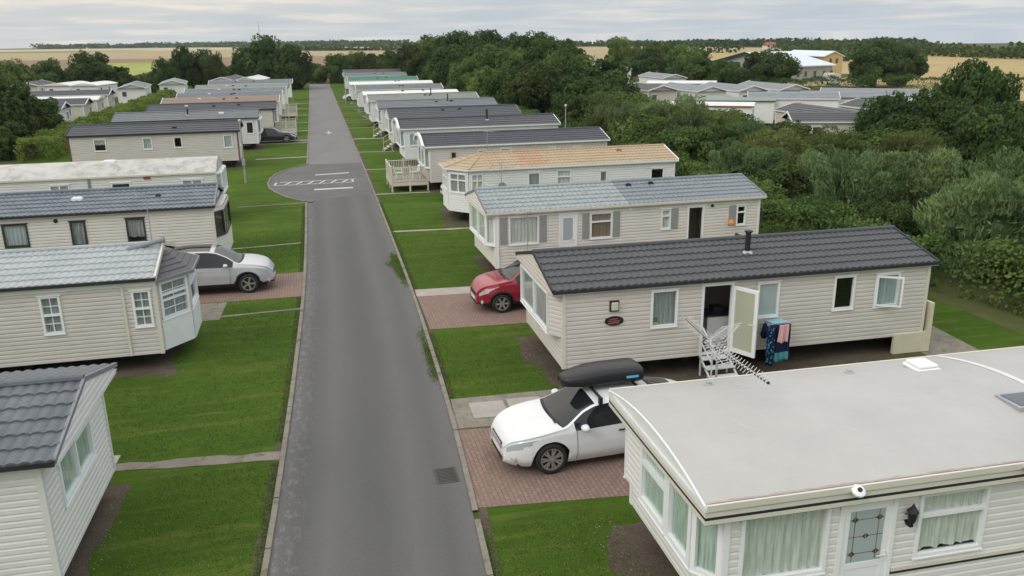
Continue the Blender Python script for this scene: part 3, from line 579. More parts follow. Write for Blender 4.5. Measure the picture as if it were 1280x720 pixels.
    if flush:
        gm=MB(); gw=Wall((-og+.03,W_+oe*.6),(-og+.03,-oe*.6),(-1,0),2.60,ze-.03,gable=zr-.04); gw.siding(gm,h); gm.q((-og+.03,-oe*.6,2.6),(0,-oe*.6,2.6),(0,W_+oe*.6,2.6),(-og+.03,W_+oe*.6,2.6))
        gm.q((-og+.03,-oe*.6,2.6),(0,-oe*.6,2.6),(0,-oe*.6,ze-.03),(-og+.03,-oe*.6,ze-.03)); gm.build('gable',wall,root,sx)
    # roof
    rf=MB(); x0=-og; x1=L+og*.6
    if front_style=='poly' and bay.get('hip'): x0=bay['hip']
    if rstyle=='tile':
        if low or seg==0: tiles(rf,x0,x1,W_,ze,zr,oe,seg=0,row=.4,lip=.03)
        else: tiles(rf,x0,x1,W_,ze,zr,oe,seg=max(seg,5) if seg>3 else 4)
        rf.q((x0,-oe,ze-.02),(x1,-oe,ze-.02),(x1,W_+oe,ze-.02),(x0,W_+oe,ze-.02))
        if front_style=='poly' and bay.get('hip'):
            hp=bay['roofpts']; ap=(x0,W_/2,zr)
            for i in range(len(hp)-1):
                a=Vector((*hp[i],ze)); b_=Vector((*hp[i+1],ze)); A=Vector(ap); K=6
                for k in range(K):
                    s0,s1=k/K,(k+1)/K; p=[a.lerp(A,s0),b_.lerp(A,s0),b_.lerp(A,s1),a.lerp(A,s1)]
                    up=Vector((0,0,.028)); rf.q(p[0]+up,p[1]+up,p[2],p[3]); rf.q(p[0],p[1],p[1]+up,p[0]+up)
        ro=rf.build('roof',roof,root,sx)
        if not low:
            r2=MB(); r2.tube((x0,W_/2,zr+.015),(x1,W_/2,zr+.015),.07,k=8)
            if front_style=='poly' and bay.get('hip'):
                for p in bay['roofpts']: r2.tube((x0,W_/2,zr),(p[0],p[1],ze+.02),.055,k=6)
            r2.build('ridge_cap',roof,ro,sx)
    else:
        rise=zr-ze; K=14; X=[x0]+list(np.linspace(x0+.1,x1,9)); prev=None
        ys=np.linspace(-oe,W_+oe,K+1)
        for i in range(K):
            a,b_=ys[i],ys[i+1]; rf.q((x0,a,arc_z(a,W_,oe,ze,rise)),(x1,a,arc_z(a,W_,oe,ze,rise)),(x1,b_,arc_z(b_,W_,oe,ze,rise)),(x0,b_,arc_z(b_,W_,oe,ze,rise)))
        for xx in (x0,x1): rf.q(*[(xx,y,arc_z(y,W_,oe,ze,rise)) for y in ys])
        rf.q((x0,-oe,ze-.03),(x1,-oe,ze-.03),(x1,W_+oe,ze-.03),(x0,W_+oe,ze-.03))
        rf.q((x0,-oe,ze-.03),(x1,-oe,ze-.03),(x1,-oe,ze),(x0,-oe,ze)); rf.q((x0,W_+oe,ze-.03),(x1,W_+oe,ze-.03),(x1,W_+oe,ze),(x0,W_+oe,ze))
        ro=rf.build('roof',roof,root,sx)
    # fascia / gutter and barge boards
    fs=MB(); fs.box(x0,-oe-.045,ze-.075,x1,-oe-.002,ze+.012); fs.build('gutter',fascia,root,sx); fs=MB(); fs.box(x0,W_+oe+.002,ze-.075,x1,W_+oe+.045,ze+.012)
    if front_style=='poly' and bay.get('hip'):
        hp=bay['roofpts']
        for i in range(len(hp)-1): fs.bar((*hp[i],ze-.03),(*hp[i+1],ze-.03),.04,.08)
    fs.build('gutter',fascia,root,sx)
    sf=MB(); sf.box(x0,-oe,zw-.01,x1,.03,zw+.02); sf.build('soffit',corner,root,sx); sf=MB(); sf.box(x0,W_-.03,zw-.01,x1,W_+oe,zw+.02)
    sf.build('soffit',corner,root,sx)
    if rstyle=='tile':
        bg_=MB()
        for xx,s in (((x0,1),(x1,-1)) if not (front_style=='poly' and bay.get('hip')) else ((x1,-1),)):
            for ya in (-oe,W_+oe): bg_=MB(); bg_.bar((xx,ya,ze+.0),(xx,W_/2,zr+.0),.05,.08 if flush else .13); bg_.build('barge_board',barge or fascia,root,sx)
        if white_gable:   # bright arched gable trim standing forward
            wg=MB(); pr=None
            for i in range(15):
                y=-.12+(W_+.24)*i/14; t=2*i/14-1; z=ze+.02+(zr+.02-ze)*(1-abs(t)**2.2); p=(y,z)
                if pr:
                    for (xa,xb) in ((x0-.16,x0-.02),): 
                        wg.q((xa,pr[0],pr[1]+.07),(xb,pr[0],pr[1]+.07),(xb,p[0],p[1]+.07),(xa,p[0],p[1]+.07)); wg.q((xa,pr[0],pr[1]-.12),(xa,p[0],p[1]-.12),(xa,p[0],p[1]+.07),(xa,pr[0],pr[1]+.07)); wg.q((xb,pr[0],pr[1]-.12),(xb,p[0],p[1]-.12),(xb,p[0],p[1]+.07),(xb,pr[0],pr[1]+.07))
                pr=p
            wg.build('gable_trim','upvc',root,sx)
    for x,y,r_,hh in chim:
        c=MB(); zb=ze+(zr-ze)*(y+oe)/(W_/2+oe)-.05; c.tube((x,y,zb),(x,y,zb+hh),r_,k=12); c.tube((x,y,zb+hh),(x,y,zb+hh+.05),r_*1.5,k=12); c.mi=1; c.lathe((x,y,zb),(0,0,1),[(0,r_*2.6),(.04,r_*2.3),(.09,r_*1.05)],12)
        c.build('flue',['black','galv'],ro,sx)
    for x,y,sz,mt_ in vents:
        c=MB(); t=(y+oe)/(W_/2+oe); t=2-t if t>1 else t; zb=(ze+(zr-ze)*t) if rstyle=='tile' else arc_z(y,W_,oe,ze,zr-ze); c.box(x-sz,y-sz*.8,zb-.05,x+sz,y+sz*.8,zb+.07); c.box(x-sz*.8,y-sz*.6,zb+.07,x+sz*.8,y+sz*.6,zb+.10); c.build('roof_vent',mt_,ro,sx,bevel=.02)
    # chassis
    ch=MB(); ch.box(.4,.6,zf-.06,L-.4,W_-.6,zf-.015); ch.box(.2,.5,zf-.16,L-.2,.62,zf-.01); ch.box(.2,W_-.62,zf-.16,L-.2,W_-.5,zf-.01)
    if not low:
        for k in range(6): x=.5+k*(L-1)/5; ch.box(x-.04,.15,zf-.1,x+.04,W_-.15,zf-.02)
    ch.build('chassis','dark_under',root,sx)
    bk=MB()
    for k in range(4):
        x=.6+k*(L-1.2)/3
        for y in (1.0,W_-1.0):
            if low and v>60: continue
            q=MB(); q.box(x-.11,y-.2,0,x+.11,y+.2,zf-.16); q.build('support_block','dark_under',root,sx)  # blocks coloured near black to deepen the shade under the floor
    bk.build('support_blocks','brick_block',root,sx)
    if not low:
        for y in (.35,W_-.35):
            for x in (L*.58,): 
                wm_=MB(); wm_.lathe((x,y,.30),(0,1,0),[(-.08,.16),(-.09,.27),(-.06,.30),(.06,.30),(.09,.27),(.08,.16)],16); wm_.mi=1; wm_.tube((x,y-.075,.30),(x,y+.075,.30),.16,k=14); wm_.build('wheel',['rubber','galv'],root,sx)
    if skirt: s_=MB(); s_.box(*skirt); s_.build('skirting','skirt_cream',root,sx)
    if slab_:
        mm=[( (u-.28) if sx>0 else (u-L-.5),(u+L+.8) if sx>0 else (u+.3))]
        pad('concrete_base',mm[0][0],mm[0][1],v-.6,v+W_+.3,'soil' if not low else 'concrete',.004)
    return root
CG='static caravans in the row on the right of the road'
LG='static caravans in the row on the left of the road'
# --- right row, nearest first
R0=caravan('static_caravan','white panelled caravan under a wide flat pale grey roof, nearest on the right',5.28,9.3,-.02,1,L=12,W_=3.6,zf=.62,zw=2.62,ze=2.86,zr=3.12,wall='siding_ivory',roof='roof_membrane',rstyle='arc',fascia='trim_cream',og=.42,oe=.2,corner='upvc',
 near=[('w',.22,1.62,1.36,2.50,dict(curtain='curtain_white')),('d',1.78,2.72,.66,2.5,dict(pane='frosted',kick=.42,deco=True)),('w',3.1,4.3,1.36,2.46,dict(split='T',curtain='curtain_white',hang=.93))],
 front_style='box',group=CG,frontwall='curtain_green',bayitems=[('w',.72,1.86,1.42,2.56,dict(split='T',curtain='curtain_green',hood=False,fw=.10)),('w',1.86,2.76,1.42,2.56,dict(curtain='curtain_green',hood=False,fw=.10))])
def r0_extra():
    def band(name,mat,z0,z1,o,fo):
        s=MB(); s.box(-.42,-.2-o,z0,12.2,-.02,z1); s.build(name,mat,R0)
        s=MB(); s.box(-.42-fo,-.2-o,z0,-.421,3.8+o,z1); s.build(name,mat,R0)
    band('upper_cornice','trim_white',2.765,2.845,.035,.03); band('lower_cornice','trim_cream',2.675,2.755,.02,.015)
    band('trim_line','rail_brown',2.7555,2.7645,.028,.022); band('painted_gap_shade','trim_black',2.625,2.6745,.014,.010); band('frieze','trim_cream',2.555,2.624,.016,.012); band('trim_line','rail_brown',2.543,2.5545,.006,.004)  # black strip below the lower cornice paints the shade of a gap
    s=MB(); s.box(2.74,-.056,1.19,12,-.016,1.25); s.box(-.05,-.056,1.19,1.76,-.016,1.25); s.build('waist_band','trim_cream',R0)
    s=MB(); s.box(2.74,-.050,1.145,12,-.016,1.189); s.box(-.048,-.050,1.145,1.76,-.016,1.189); s.build('waist_line','trim_black',R0)
    # arched front panel
    s=MB(); K=12; ys=np.linspace(-.2,3.8,K+1)
    for i in range(K): a,b_=ys[i],ys[i+1]; s.q((-.424,a,2.84),(-.424,b_,2.84),(-.424,b_,arc_z(b_,3.6,.2,2.86,.26)-.012),(-.424,a,arc_z(a,3.6,.2,2.86,.26)-.012))
    s.build('front_fascia','trim_white',R0)
    s=MB(); pr=None
    for y in ys:
        z=arc_z(y,3.6,.2,2.86,.26); p=(y,z)
        if pr: s.bar((-.44,pr[0],pr[1]-.012),(-.44,p[0],p[1]-.012),.035,.02)
        pr=p
    s.build('roof_edge','trim_white',R0)
    # seams on roof: pale strip
    s=MB(); pr=None
    for y in np.linspace(-.2,3.8,16):
        z=arc_z(y,3.6,.2,2.86,.26)+.006; x=6.45-.25*((y-2)/2)**2*.3; p=(x,y,z)
        if pr: s.q((pr[0]-.06,pr[1],pr[2]),(pr[0]+.06,pr[1],pr[2]),(p[0]+.06,p[1],p[2]),(p[0]-.06,p[1],p[2]))
        pr=p
    s.build('roof_seam','roof_white',R0)
    for x,y,sz in ((5.4,3.05,.24),):
        s=MB(); z=arc_z(y,3.6,.2,2.86,.26); s.box(x-sz,y-sz,z-.02,x+sz,y+sz,z+.05); s.box(x-sz*.85,y-sz*.85,z+.05,x+sz*.85,y+sz*.85,z+.11); s.build('roof_vent','upvc',R0,bevel=.03)
    s=MB(); z=arc_z(1.2,3.6,.2,2.86,.26); s.box(5.55,.9,z-.03,6.15,1.45,z+.05); f=s.build('skylight','galv',R0,bevel=.01); g=MB(); g.box(5.61,.96,z+.05,6.09,1.39,z+.06); g.build('pane','far_glass',f)
    s=MB(); rj=random.Random(3); pr=None
    for i in range(170):
        x=-.40+i*.074; y=-.165+rj.uniform(-.014,.014); w_=rj.uniform(.008,.022); p=(x,y,w_)
        if pr: s.q((pr[0],pr[1]-pr[2],arc_z(pr[1]-pr[2],3.6,.2,2.86,.26)+.004),(x,y-w_,arc_z(y-w_,3.6,.2,2.86,.26)+.004),(x,y+w_,arc_z(y+w_,3.6,.2,2.86,.26)+.004),(pr[0],pr[1]+pr[2],arc_z(pr[1]+pr[2],3.6,.2,2.86,.26)+.004))
        pr=p
    s.build('sealant','concrete_pale',R0); s=MB(); s.box(-.4,-.205,2.864,12.2,-.196,2.874); s.build('drip_edge','rail_brown',R0)
    rg=random.Random(8)
    for i in range(9):
        x=rg.uniform(.6,6); y=rg.uniform(.6,3.2); ln=rg.uniform(.15,.45); a=rg.uniform(1.9,2.4); s=MB(); P_=[(x+math.cos(a)*ln*t,y+math.sin(a)*ln*t) for t in (0,1)]
        s.q(*[(px+o_,py,arc_z(py,3.6,.2,2.86,.26)+.004) for (px,py),o_ in ((P_[0],0),(P_[0],.010),(P_[1],.010),(P_[1],0))]); s.build('roof_scratch','roof_white',R0)
    for x,y in ((4.0,3.2),(1.3,3.4)):
        s=MB(); z=arc_z(y,3.6,.2,2.86,.26); s.lathe((x,y,z-.01),(0,0,1),[(0,.08),(.03,.08),(.04,.05),(.07,.05),(.075,0)],12); s.build('roof_vent','galv',R0)
    for x in (1.85,4.7):
        s=MB(); s.lathe((x,-.27,2.80),(0,-.5,.87),[(0,.10),(.03,.10),(.05,.07),(.055,0)],14); f=s.build('vent_cap','upvc',R0); s=MB(); s.lathe((x,-.305,2.845),(0,-.5,.87),[(0,.035),(.02,.035),(.021,0)],10); s.build('vent_hole','black',f)
    # coach lamp
    s=MB(); x=2.92; s.lathe((x,-.13,2.02),(0,0,1),[(0,.0),(.02,.03),(.05,.05),(.2,.075),(.22,.09),(.3,.03),(.34,.012),(.36,0)],8); s.box(x-.03,-.14,1.98,x+.03,-.01,2.02); s.box(x-.04,-.03,1.95,x+.04,-.016,2.15)
    f=s.build('wall_lamp','black',R0)
    # downpipe connector / gas point at corner
    s=MB(); s.box(-.02,-.06,.62,.05,-.03,1.5); s.build('downpipe','galv',R0)
r0_extra()
R1=caravan('static_caravan','beige caravan with charcoal tiled roof, open door and washing hung beside it',6.1,19.73,-.0154,1,L=10.85,W_=3.9,wall='siding_beige',roof='tile_charcoal',fascia='trim_black',og=.33,
 near=[('w',2.40,3.17,1.48,2.53,dict(curtain='curtain_grey')),('hole',3.92,4.72,.62,2.52),('w',5.49,6.16,1.50,2.52,dict(pane='frosted',curtain=None)),('w',7.83,8.50,1.52,2.52,dict(curtain=None)),('w',9.14,9.92,1.50,2.49,dict(curtain='blind_grey'))],
 bay_wall=True,group=CG,chim=((5.75,1.15,.075,.62),),skirt=(9.95,-.10,.02,11.02,.02,.62),corner='trim_cream')
def r1_extra():
    s=MB(); s.box(11.02-.0,-.12,.02,11.12,3.2,1.5); s.build('end_skirting','skirt_cream',R1)
    # frame of open doorway
    w=Wall((0,0),(10.85,0),(0,-1),.55,2.64); s=MB(); w.bx(s,3.86,3.93,.56,2.58,-.04,.04); w.bx(s,4.72,4.79,.56,2.58,-.04,.04); w.bx(s,3.93,4.72,2.52,2.58,-.04,.04); w.bx(s,3.82,4.83,2.581,2.61,0,.06); w.bx(s,3.93,4.72,.56,.62,-.04,.04); s.build('door_frame','upvc',R1)
    # room behind the doorway
    s=MB(); s.q((3.1,1.6,.58),(5.6,1.6,.58),(5.6,1.6,2.6),(3.1,1.6,2.6)); s.q((3.1,.02,.58),(3.1,1.6,.58),(3.1,1.6,2.6),(3.1,.02,2.6)); s.q((5.6,.02,.58),(5.6,1.6,.58),(5.6,1.6,2.6),(5.6,.02,2.6)); s.build('room_lining','interior',R1)
    s=MB(); s.q((3.1,.02,.585),(5.6,.02,.585),(5.6,1.6,.585),(3.1,1.6,.585)); s.build('room_floor','floor_brown',R1)
    s=MB(); s.box(4.25,.35,.59,5.3,.95,1.5); cb_=s.build('cupboard','cupboard',R1); s=MB(); s.box(4.2,.33,1.5,5.3,.97,1.55); s.box(4.5,.5,1.55,4.8,.8,1.72); s.build('worktop','black',cb_)
    # open leaf, hinged on the right jamb
    hx,hy=4.76,-.05; ang=R(-100)+.0; d=Vector((math.cos(R(-62)),math.sin(R(-62)))); n=Vector((-d.y,d.x))
    lw=Wall((hx,hy),(hx+d.x*.8,hy+d.y*.8),(-n.x,-n.y),.62,2.5)
    f=MB(); k=.10; lw.bx(f,0,k,.62,2.5,-.025,.025); lw.bx(f,.8-k,.8,.62,2.5,-.025,.025); lw.bx(f,k,.8-k,2.4,2.5,-.025,.025); lw.bx(f,k,.8-k,.62,.74,-.025,.025); df=f.build('door','upvc',R1)
    g=MB(); lw.bx(g,k,.8-k,.74,2.4,-.008,.008); g.build('pane','frosted_green',df)
    h=MB(); lw.bx(h,.70,.74,1.42,1.62,.025,.04); lw.bx(h,.58,.74,1.53,1.555,.055,.07); h.build('handle','plastic_white',df)
    # wall lamp and oval name badge
    s=MB(); s.box(1.24,-.07,2.04,1.50,-.016,2.34); f=s.build('wall_lamp','black',R1,bevel=.015); s=MB(); s.box(1.27,-.13,2.08,1.47,-.07,2.31); s.build('lamp_shade','lamp_glass',f,bevel=.03)
    s=MB(); pts=[(1.375+.26*math.cos(t),1.78+.13*math.sin(t)) for t in np.linspace(0,2*math.pi,33)[:-1]]
    s.q(*[(x,-.060,z) for x,z in pts]); 
    for i in range(32): a=pts[i]; b_=pts[(i+1)%32]; s.q((a[0],-.014,a[1]),(b_[0],-.014,b_[1]),(b_[0],-.060,b_[1]),(a[0],-.060,a[1]))
    f=s.build('name_badge','black',R1); s=MB(); rnd=random.Random(5)
    for i in range(9): x=1.22+i*.036; hh=.03 if i not in (0,5) else .045; s.bar((x,-.062,1.765),(x+.012,-.062,1.765+hh),.014,.006,(0,1,0)); s.bar((x,-.062,1.765+(i%2)*hh*.8),(x+.03,-.062,1.765+((i+1)%2)*hh*.8),.009,.006,(0,1,0))
    s.bar((1.2,-.062,1.72),(1.5,-.062,1.735),.03,.006,(0,1,0)); s.bar((1.24,-.062,1.83),(1.47,-.062,1.842),.02,.006,(0,1,0)); s.build('badge_lettering','red_roof',f)
    # opened casement of the end bedroom window
    d=Vector((math.cos(R(-28)),math.sin(R(-28)))); lw=Wall((9.18,-.045),(9.18+d.x*.7,-.045+d.y*.7),(d.y,-d.x),1.55,2.44); f=MB(); k=.05; lw.bx(f,0,k,1.55,2.44,-.02,.02); lw.bx(f,.7-k,.7,1.55,2.44,-.02,.02); lw.bx(f,k,.7-k,2.39,2.44,-.02,.02); lw.bx(f,k,.7-k,1.55,1.6,-.02,.02); q=f.build('casement','upvc',R1); g=MB(); g.q(lw.P(k,1.6),lw.P(.7-k,1.6),lw.P(.7-k,2.39),lw.P(k,2.39)); g.build('pane','glass',q)
    # sticker in kitchen window
    s=MB(); s.q((2.47,-.002,1.55),(2.62,-.002,1.55),(2.62,-.002,1.63),(2.47,-.002,1.63)); s.build('yellow_sticker','field_yellow',R1)
    s=MB(); s.q((2.47,-.002,1.63),(2.62,-.002,1.63),(2.62,-.002,1.76),(2.47,-.002,1.76)); s.build('green_sticker','tile_green',R1)
r1_extra()
R2=caravan('static_caravan','cream caravan with grey shutters and a two tone grey tiled roof',6.6,30.05,.0118,1,L=11.0,W_=3.8,wall='siding_cream',roof='tile_two_tone',fascia='trim_cream',barge='trim_grey',og=.38,corner='trim_white',
 near=[('s',.16,.44,1.46,2.50),('w',.49,1.68,1.42,2.53,dict(curtain='curtain_white')),('s',1.71,1.99,1.46,2.50),('d',2.47,3.22,.6,2.52,dict(kick=.45)),('s',3.42,3.70,1.46,2.48),('w',3.74,4.66,1.44,2.48,dict(split='T',curtain='blind_brown')),('s',4.69,4.97,1.46,2.48),
  ('w',6.70,7.12,1.62,2.44,dict(split='T',curtain='curtain_white')),('s',7.14,7.44,1.62,2.44),('hole',7.9,8.5,.62,2.42),('s',9.66,9.97,1.58,2.42),('w',9.99,10.42,1.58,2.40,dict(split='T',curtain=None))],
 group=CG,frontwall='curtain_white',vents=((5.9,1.5,.1,'black'),(6.9,1.55,.1,'black')))
def r2_extra():
    w=Wall((0,0),(11,0),(0,-1),.55,2.64); s=MB(); w.bx(s,7.83,7.91,.56,2.48,-.04,.04); w.bx(s,8.49,8.57,.56,2.48,-.04,.04); w.bx(s,7.91,8.49,2.42,2.48,-.04,.04); w.bx(s,7.76,8.64,2.481,2.52,0,.06); w.bx(s,7.91,8.49,.56,.62,-.04,.1); s.build('door_frame','upvc',R2)
    s=MB(); s.q((7.2,1.5,.58),(9.2,1.5,.58),(9.2,1.5,2.6),(7.2,1.5,2.6)); s.q((9.0,.02,.58),(9.0,1.5,.58),(9.0,1.5,2.6),(9.0,.02,2.6)); s.build('room_lining','interior',R2)
    s=MB(); s.lathe((9.1-.2,-.02,2.46),(0,-1,0),[(0,.06),(.05,.06),(.09,.03),(.09,0)],10); s.build('security_light','black',R2)
    s=MB(); s.lathe((5.4,-.015,2.52),(0,-1,0),[(0,.07),(.03,.07),(.05,.04),(.05,0)],12); s.build('vent_cap','upvc',R2)
    s=MB(); s.box(.04,-.07,.55,.10,-.017,2.66); s.build('downpipe','upvc',R2)
r2_extra()
def r3win(wl,i):
    L_=wl.L
    return ('w',.12,L_-.12,1.52,2.50,dict(split='TV',curtain='curtain_grey' if i%2 else 'curtain_white',hood=False))
R3=caravan('static_caravan','white caravan with terracotta tiled roof and a hipped bay of windows',6.75,40.75,.003,1,L=11.9,W_=3.7,wall='siding_white',roof='tile_terracotta',fascia='trim_white',barge='trim_white',corner='trim_white',
 front_style='poly',bay=dict(pts=[(1.7,0),(.85,0),(0,1.0),(0,2.7),(.85,3.7),(1.7,3.7)],x0=1.7,hip=1.95,roofpts=[(1.95,-.14),(.82,-.2),(-.2,.95),(-.2,2.75),(.82,3.9),(1.95,3.84)],win=lambda wl,i: r3win(wl,i) if 0<=i<=4 else None),
 near=[('w',3.9,4.56,1.6,2.44,dict(curtain='curtain_grey')),('w',5.42,6.2,1.5,2.5,dict(split='T',curtain='curtain_white')),('w',7.74,8.16,1.65,2.36,dict(frame='upvc',curtain='blind_brown')),('w',10.56,11.33,1.65,2.36,dict(curtain=None))],group=CG,vents=((9.3,1.4,.13,'red_roof'),))
s=MB(); s.lathe((2.5,-.3,1.85),(-.2,-1,.35),[(0,.02),(.02,.12),(.05,.21),(.055,.21),(.03,.1),(.025,0)],18); s.bar((2.5,-.02,1.8),(2.5,-.3,1.85),.03); s.build('satellite_dish','trim_grey',R3)
R4=caravan('static_caravan','beige caravan with slate roof, white arched gable trim and a railed deck in front',7.1,50.6,0,1,L=11.3,W_=3.8,wall='siding_beige',roof='tile_dark',fascia='trim_white',corner='trim_cream',og=.35,seg=3,white_gable=True,
 near=[('w',2.95,3.58,1.6,2.42,dict(curtain='blind_grey')),('w',4.36,5.08,1.6,2.48,{}),('w',7.45,7.95,1.65,2.4,{}),('w',9.05,9.58,1.65,2.4,{}),('box',1.32,1.56,2.02,2.32,dict(n='wall_lamp',m='black',d=.1))],group=CG)
R5=caravan('static_caravan','white caravan with slate roof, white arched gable trim and a black flue',6.85,61.6,0,1,L=11.6,W_=3.7,wall='siding_white',roof='tile_dark',fascia='trim_white',corner='trim_white',og=.35,seg=0,white_gable=True,
 near=[('w',.3,1.1,1.5,2.4,dict(curtain='blind_grey')),('w',5.0,5.5,1.7,2.46,{}),('w',8.6,9.1,1.7,2.4,{}),('w',9.7,10.1,1.7,2.4,{})],chim=((6.4,1.2,.08,.75),),group=CG)
SR=[('cream caravan with dark roof and two black vents, behind the caravan with the flue',7.0,71.8,11.0,'siding_cream','tile_dark','tile',3.28,'curtain'),
 ('cream caravan with mid grey roof and white steps at its front',7.0,82.0,11.2,'siding_ivory','tile_grey','tile',3.25,''),
 ('white caravan with sage green roof in the right row',6.8,92.0,11.6,'siding_white','tile_sage','tile',3.25,''),
 ('white caravan with plain white roof, behind the sage green roof',7.0,102.3,11.0,'siding_white','roof_white','arc',3.05,''),
 ('white caravan with dark grey roof between two white roofs',6.8,113,11.0,'siding_white','tile_grey','tile',3.25,''),
 ('cream caravan with white flat roof, just before the green roof',6.8,127.5,11.8,'siding_cream','roof_white','arc',3.05,''),
 ('white caravan with bright green roof near the far end of the road',7.1,139,10.8,'siding_white','tile_green','tile',3.25,''),
 ('white caravan with pale grey roof beyond the green roof',7.3,158,11.3,'siding_white','tile_grey','tile',3.25,''),
 ('cream caravan with dark roof, last in the right row',8.2,176,11,'siding_cream','tile_charcoal','tile',3.25,'')]
for i,(lb,u,v,L_,wm,rm,rs,zr,x) in enumerate(SR):
    caravan('static_caravan',lb,u,v,0,1,L=L_,W_=3.7,wall=wm,roof=rm,rstyle=rs,zr=zr,seg=0,low=i>2,fascia='trim_white' if rs=='arc' or 'white' in wm else 'trim_grey',corner='trim_white',front_style='box',
      near=[('w',.5,1.3,1.5,2.4,dict(curtain='curtain_white')),('w',4.5,5.1,1.6,2.4,{}),('w',7.6,8.2,1.6,2.4,{})],group=CG,vents=((4.5+i%3,1.2,.14,'black'),(6.0+i%2,1.3,.14,'black')),chim=(((6.6,1.0,.06,.8),) if i in (1,2) else ()))
# --- left row
L0=caravan('static_caravan','cream panelled caravan with blue grey pantile roof, nearest on the left',-4.56,13.25,-.0239,-1,L=10.8,W_=3.75,wall='siding_ivory',roof='tile_slate_blue',fascia='trim_black',barge='trim_grey',og=.32,oe=.2,zf=.5,gflush=True,
 front_style='flat',front=[('w',1.08,3.02,1.42,2.56,dict(split='V',curtain='curtain_green',hood=False,fw=.07))],near=[],corner='siding_ivory',group=LG)
# the window's right light has a small top opener
s=MB(); s.box(-.05,1.72,2.14,.03,2.60,2.21); s.build('transom','upvc',L0,-1)
s=MB(); s.box(.02,3.05,2.02,.09,3.15,2.14); s.build('outside_tap','shutter_grey',L0,-1)
def l1win(wl,i): return ('w',.06,wl.L-.06,1.38,2.50,dict(split='TG' if i!=1 else 'T',curtain='curtain_grey',hood=False,fw=.08))
L1=caravan('static_caravan','cream caravan with pale scalloped tile roof and white angled bay window',-4.5,24.0,0,-1,L=10.8,W_=3.75,wall='siding_beige',roof='tile_pale',fascia='trim_black',barge='trim_cream',og=.08,oe=.14,corner='trim_cream',zf=.5,
 front_style='poly',bay=dict(pts=[(0,.22),(-.72,1.1),(-.72,2.65),(0,3.53)],panel=True,win=l1win),
 near=[('w',.12,.62,1.33,2.40,dict(split='G',curtain='curtain_grey')),('w',2.42,2.95,1.33,2.42,dict(split='G',curtain='curtain_grey'))],group=LG)
def l1_extra():
    s=MB(); hp=[(.0,.0),(-.9,1.02),(-.9,2.73),(.0,3.75)]; A=Vector((-.08,1.88,3.06))
    for i in range(3):
        a=Vector((*hp[i],2.6)); b_=Vector((*hp[i+1],2.6)); K=5
        for k in range(K):
            p=[a.lerp(A,k/K),b_.lerp(A,k/K),b_.lerp(A,(k+1)/K),a.lerp(A,(k+1)/K)]; up=Vector((0,0,.022)); s.q(p[0]+up,p[1]+up,p[2],p[3]); s.q(p[0],p[1],p[1]+up,p[0]+up)
    s.build('bay_roof','tile_bay',L1,-1)
    s=MB()
    for i in range(3): s.bar((*hp[i],2.58),(*hp[i+1],2.58),.05,.09)
    s.build('bay_gutter','trim_grey',L1,-1)
    s=MB(); s.box(.80,-.06,.5,.87,-.017,2.66); s.build('downpipe','trim_cream',L1,-1)
    s=MB(); s.tube((.9,1.6,3.2),(-.1,1.6,3.42),.07,k=10); s.tube((-.1,1.6,3.42),(-.16,1.6,3.43),.09,k=10); s.build('ridge_end','trim_grey',L1,-1)
    s=MB(); s.box(-.04,-.050,2.52,10.8,-.02,2.635); s.build('frieze','trim_white',L1,-1)
l1_extra()
L2=caravan('static_caravan','cream caravan with dark framed windows and bluish pantile roof beside the silver car',-3.95,34.6,0,-1,L=11.3,W_=3.75,wall='siding_cream',roof='tile_blue',fascia='trim_black',barge='trim_grey',og=.12,corner='trim_cream',
 front_style='poly',bay=dict(pts=[(0,.08),(-.35,.7),(-.35,3.05),(0,3.67)],win=lambda wl,i:('w',.05,wl.L-.05,1.46,2.45,dict(frame='upvc_dark',curtain=None,hood=False))),
 near=[('w',6.72,7.6,1.56,2.44,dict(frame='upvc_dark',curtain='blind_grey')),('w',4.68,5.24,1.45,2.42,dict(frame='upvc_dark',curtain='curtain_grey')),('w',2.55,3.24,1.45,2.42,dict(frame='upvc_dark',curtain='curtain_grey',hang=.8))],group=LG,vents=((5.1,1.1,.2,'upvc'),(2.1,1.0,.09,'black')))
s=MB(); s.lathe((5.7,-.015,2.48),(0,-1,0),[(0,.08),(.04,.08),(.06,.05),(.06,0)],12); s.build('vent_cap','black',L2,-1)
L3=caravan('static_caravan','old cream caravan with a mouldy white rounded roof',-4.8,44.7,0,-1,L=11.6,W_=3.3,wall='siding_ivory',roof='roof_mouldy',rstyle='arc',ze=2.66,zr=3.22,zw=2.6,fascia='trim_cream',og=.12,oe=.06,corner='trim_cream',
 near=[('w',.6,1.6,1.5,2.32,dict(split='V',curtain='blind_grey')),('w',4.0,4.9,1.5,2.32,dict(curtain=None)),('w',6.8,7.7,1.5,2.34,dict(split='V',curtain='blind_grey')),('box',3.05,3.35,2.44,2.62,dict(n='flue_cover',m='red_trim')),('box',5.82,5.95,.6,2.62,dict(n='downpipe',m='trim_grey',d=.06))],group=LG,vents=((5.1,1.3,.3,'upvc'),),frontwall='curtain_white')
L4=caravan('static_caravan','beige caravan with dark grey roof and brown corner strips, beside the lamp post',-5.05,65.0,0,-1,L=11.4,W_=3.7,wall='siding_beige',roof='tile_dark',fascia='trim_black',barge='trim_black',og=.2,corner='upvc_brown',seg=0,
 front_style='flat',front=[('w',.6,3.1,1.5,2.45,dict(split='V',curtain='curtain_white'))],
 near=[('w',.40,1.02,1.5,2.42,dict(curtain='blind_grey')),('w',3.88,4.45,1.65,2.42,dict(curtain=None)),('w',5.92,6.55,1.6,2.42,dict(curtain='blind_grey')),('w',8.98,9.8,1.6,2.44,dict(curtain='blind_grey',hang=.5))],group=LG,vents=((4.4,.8,.16,'black'),))
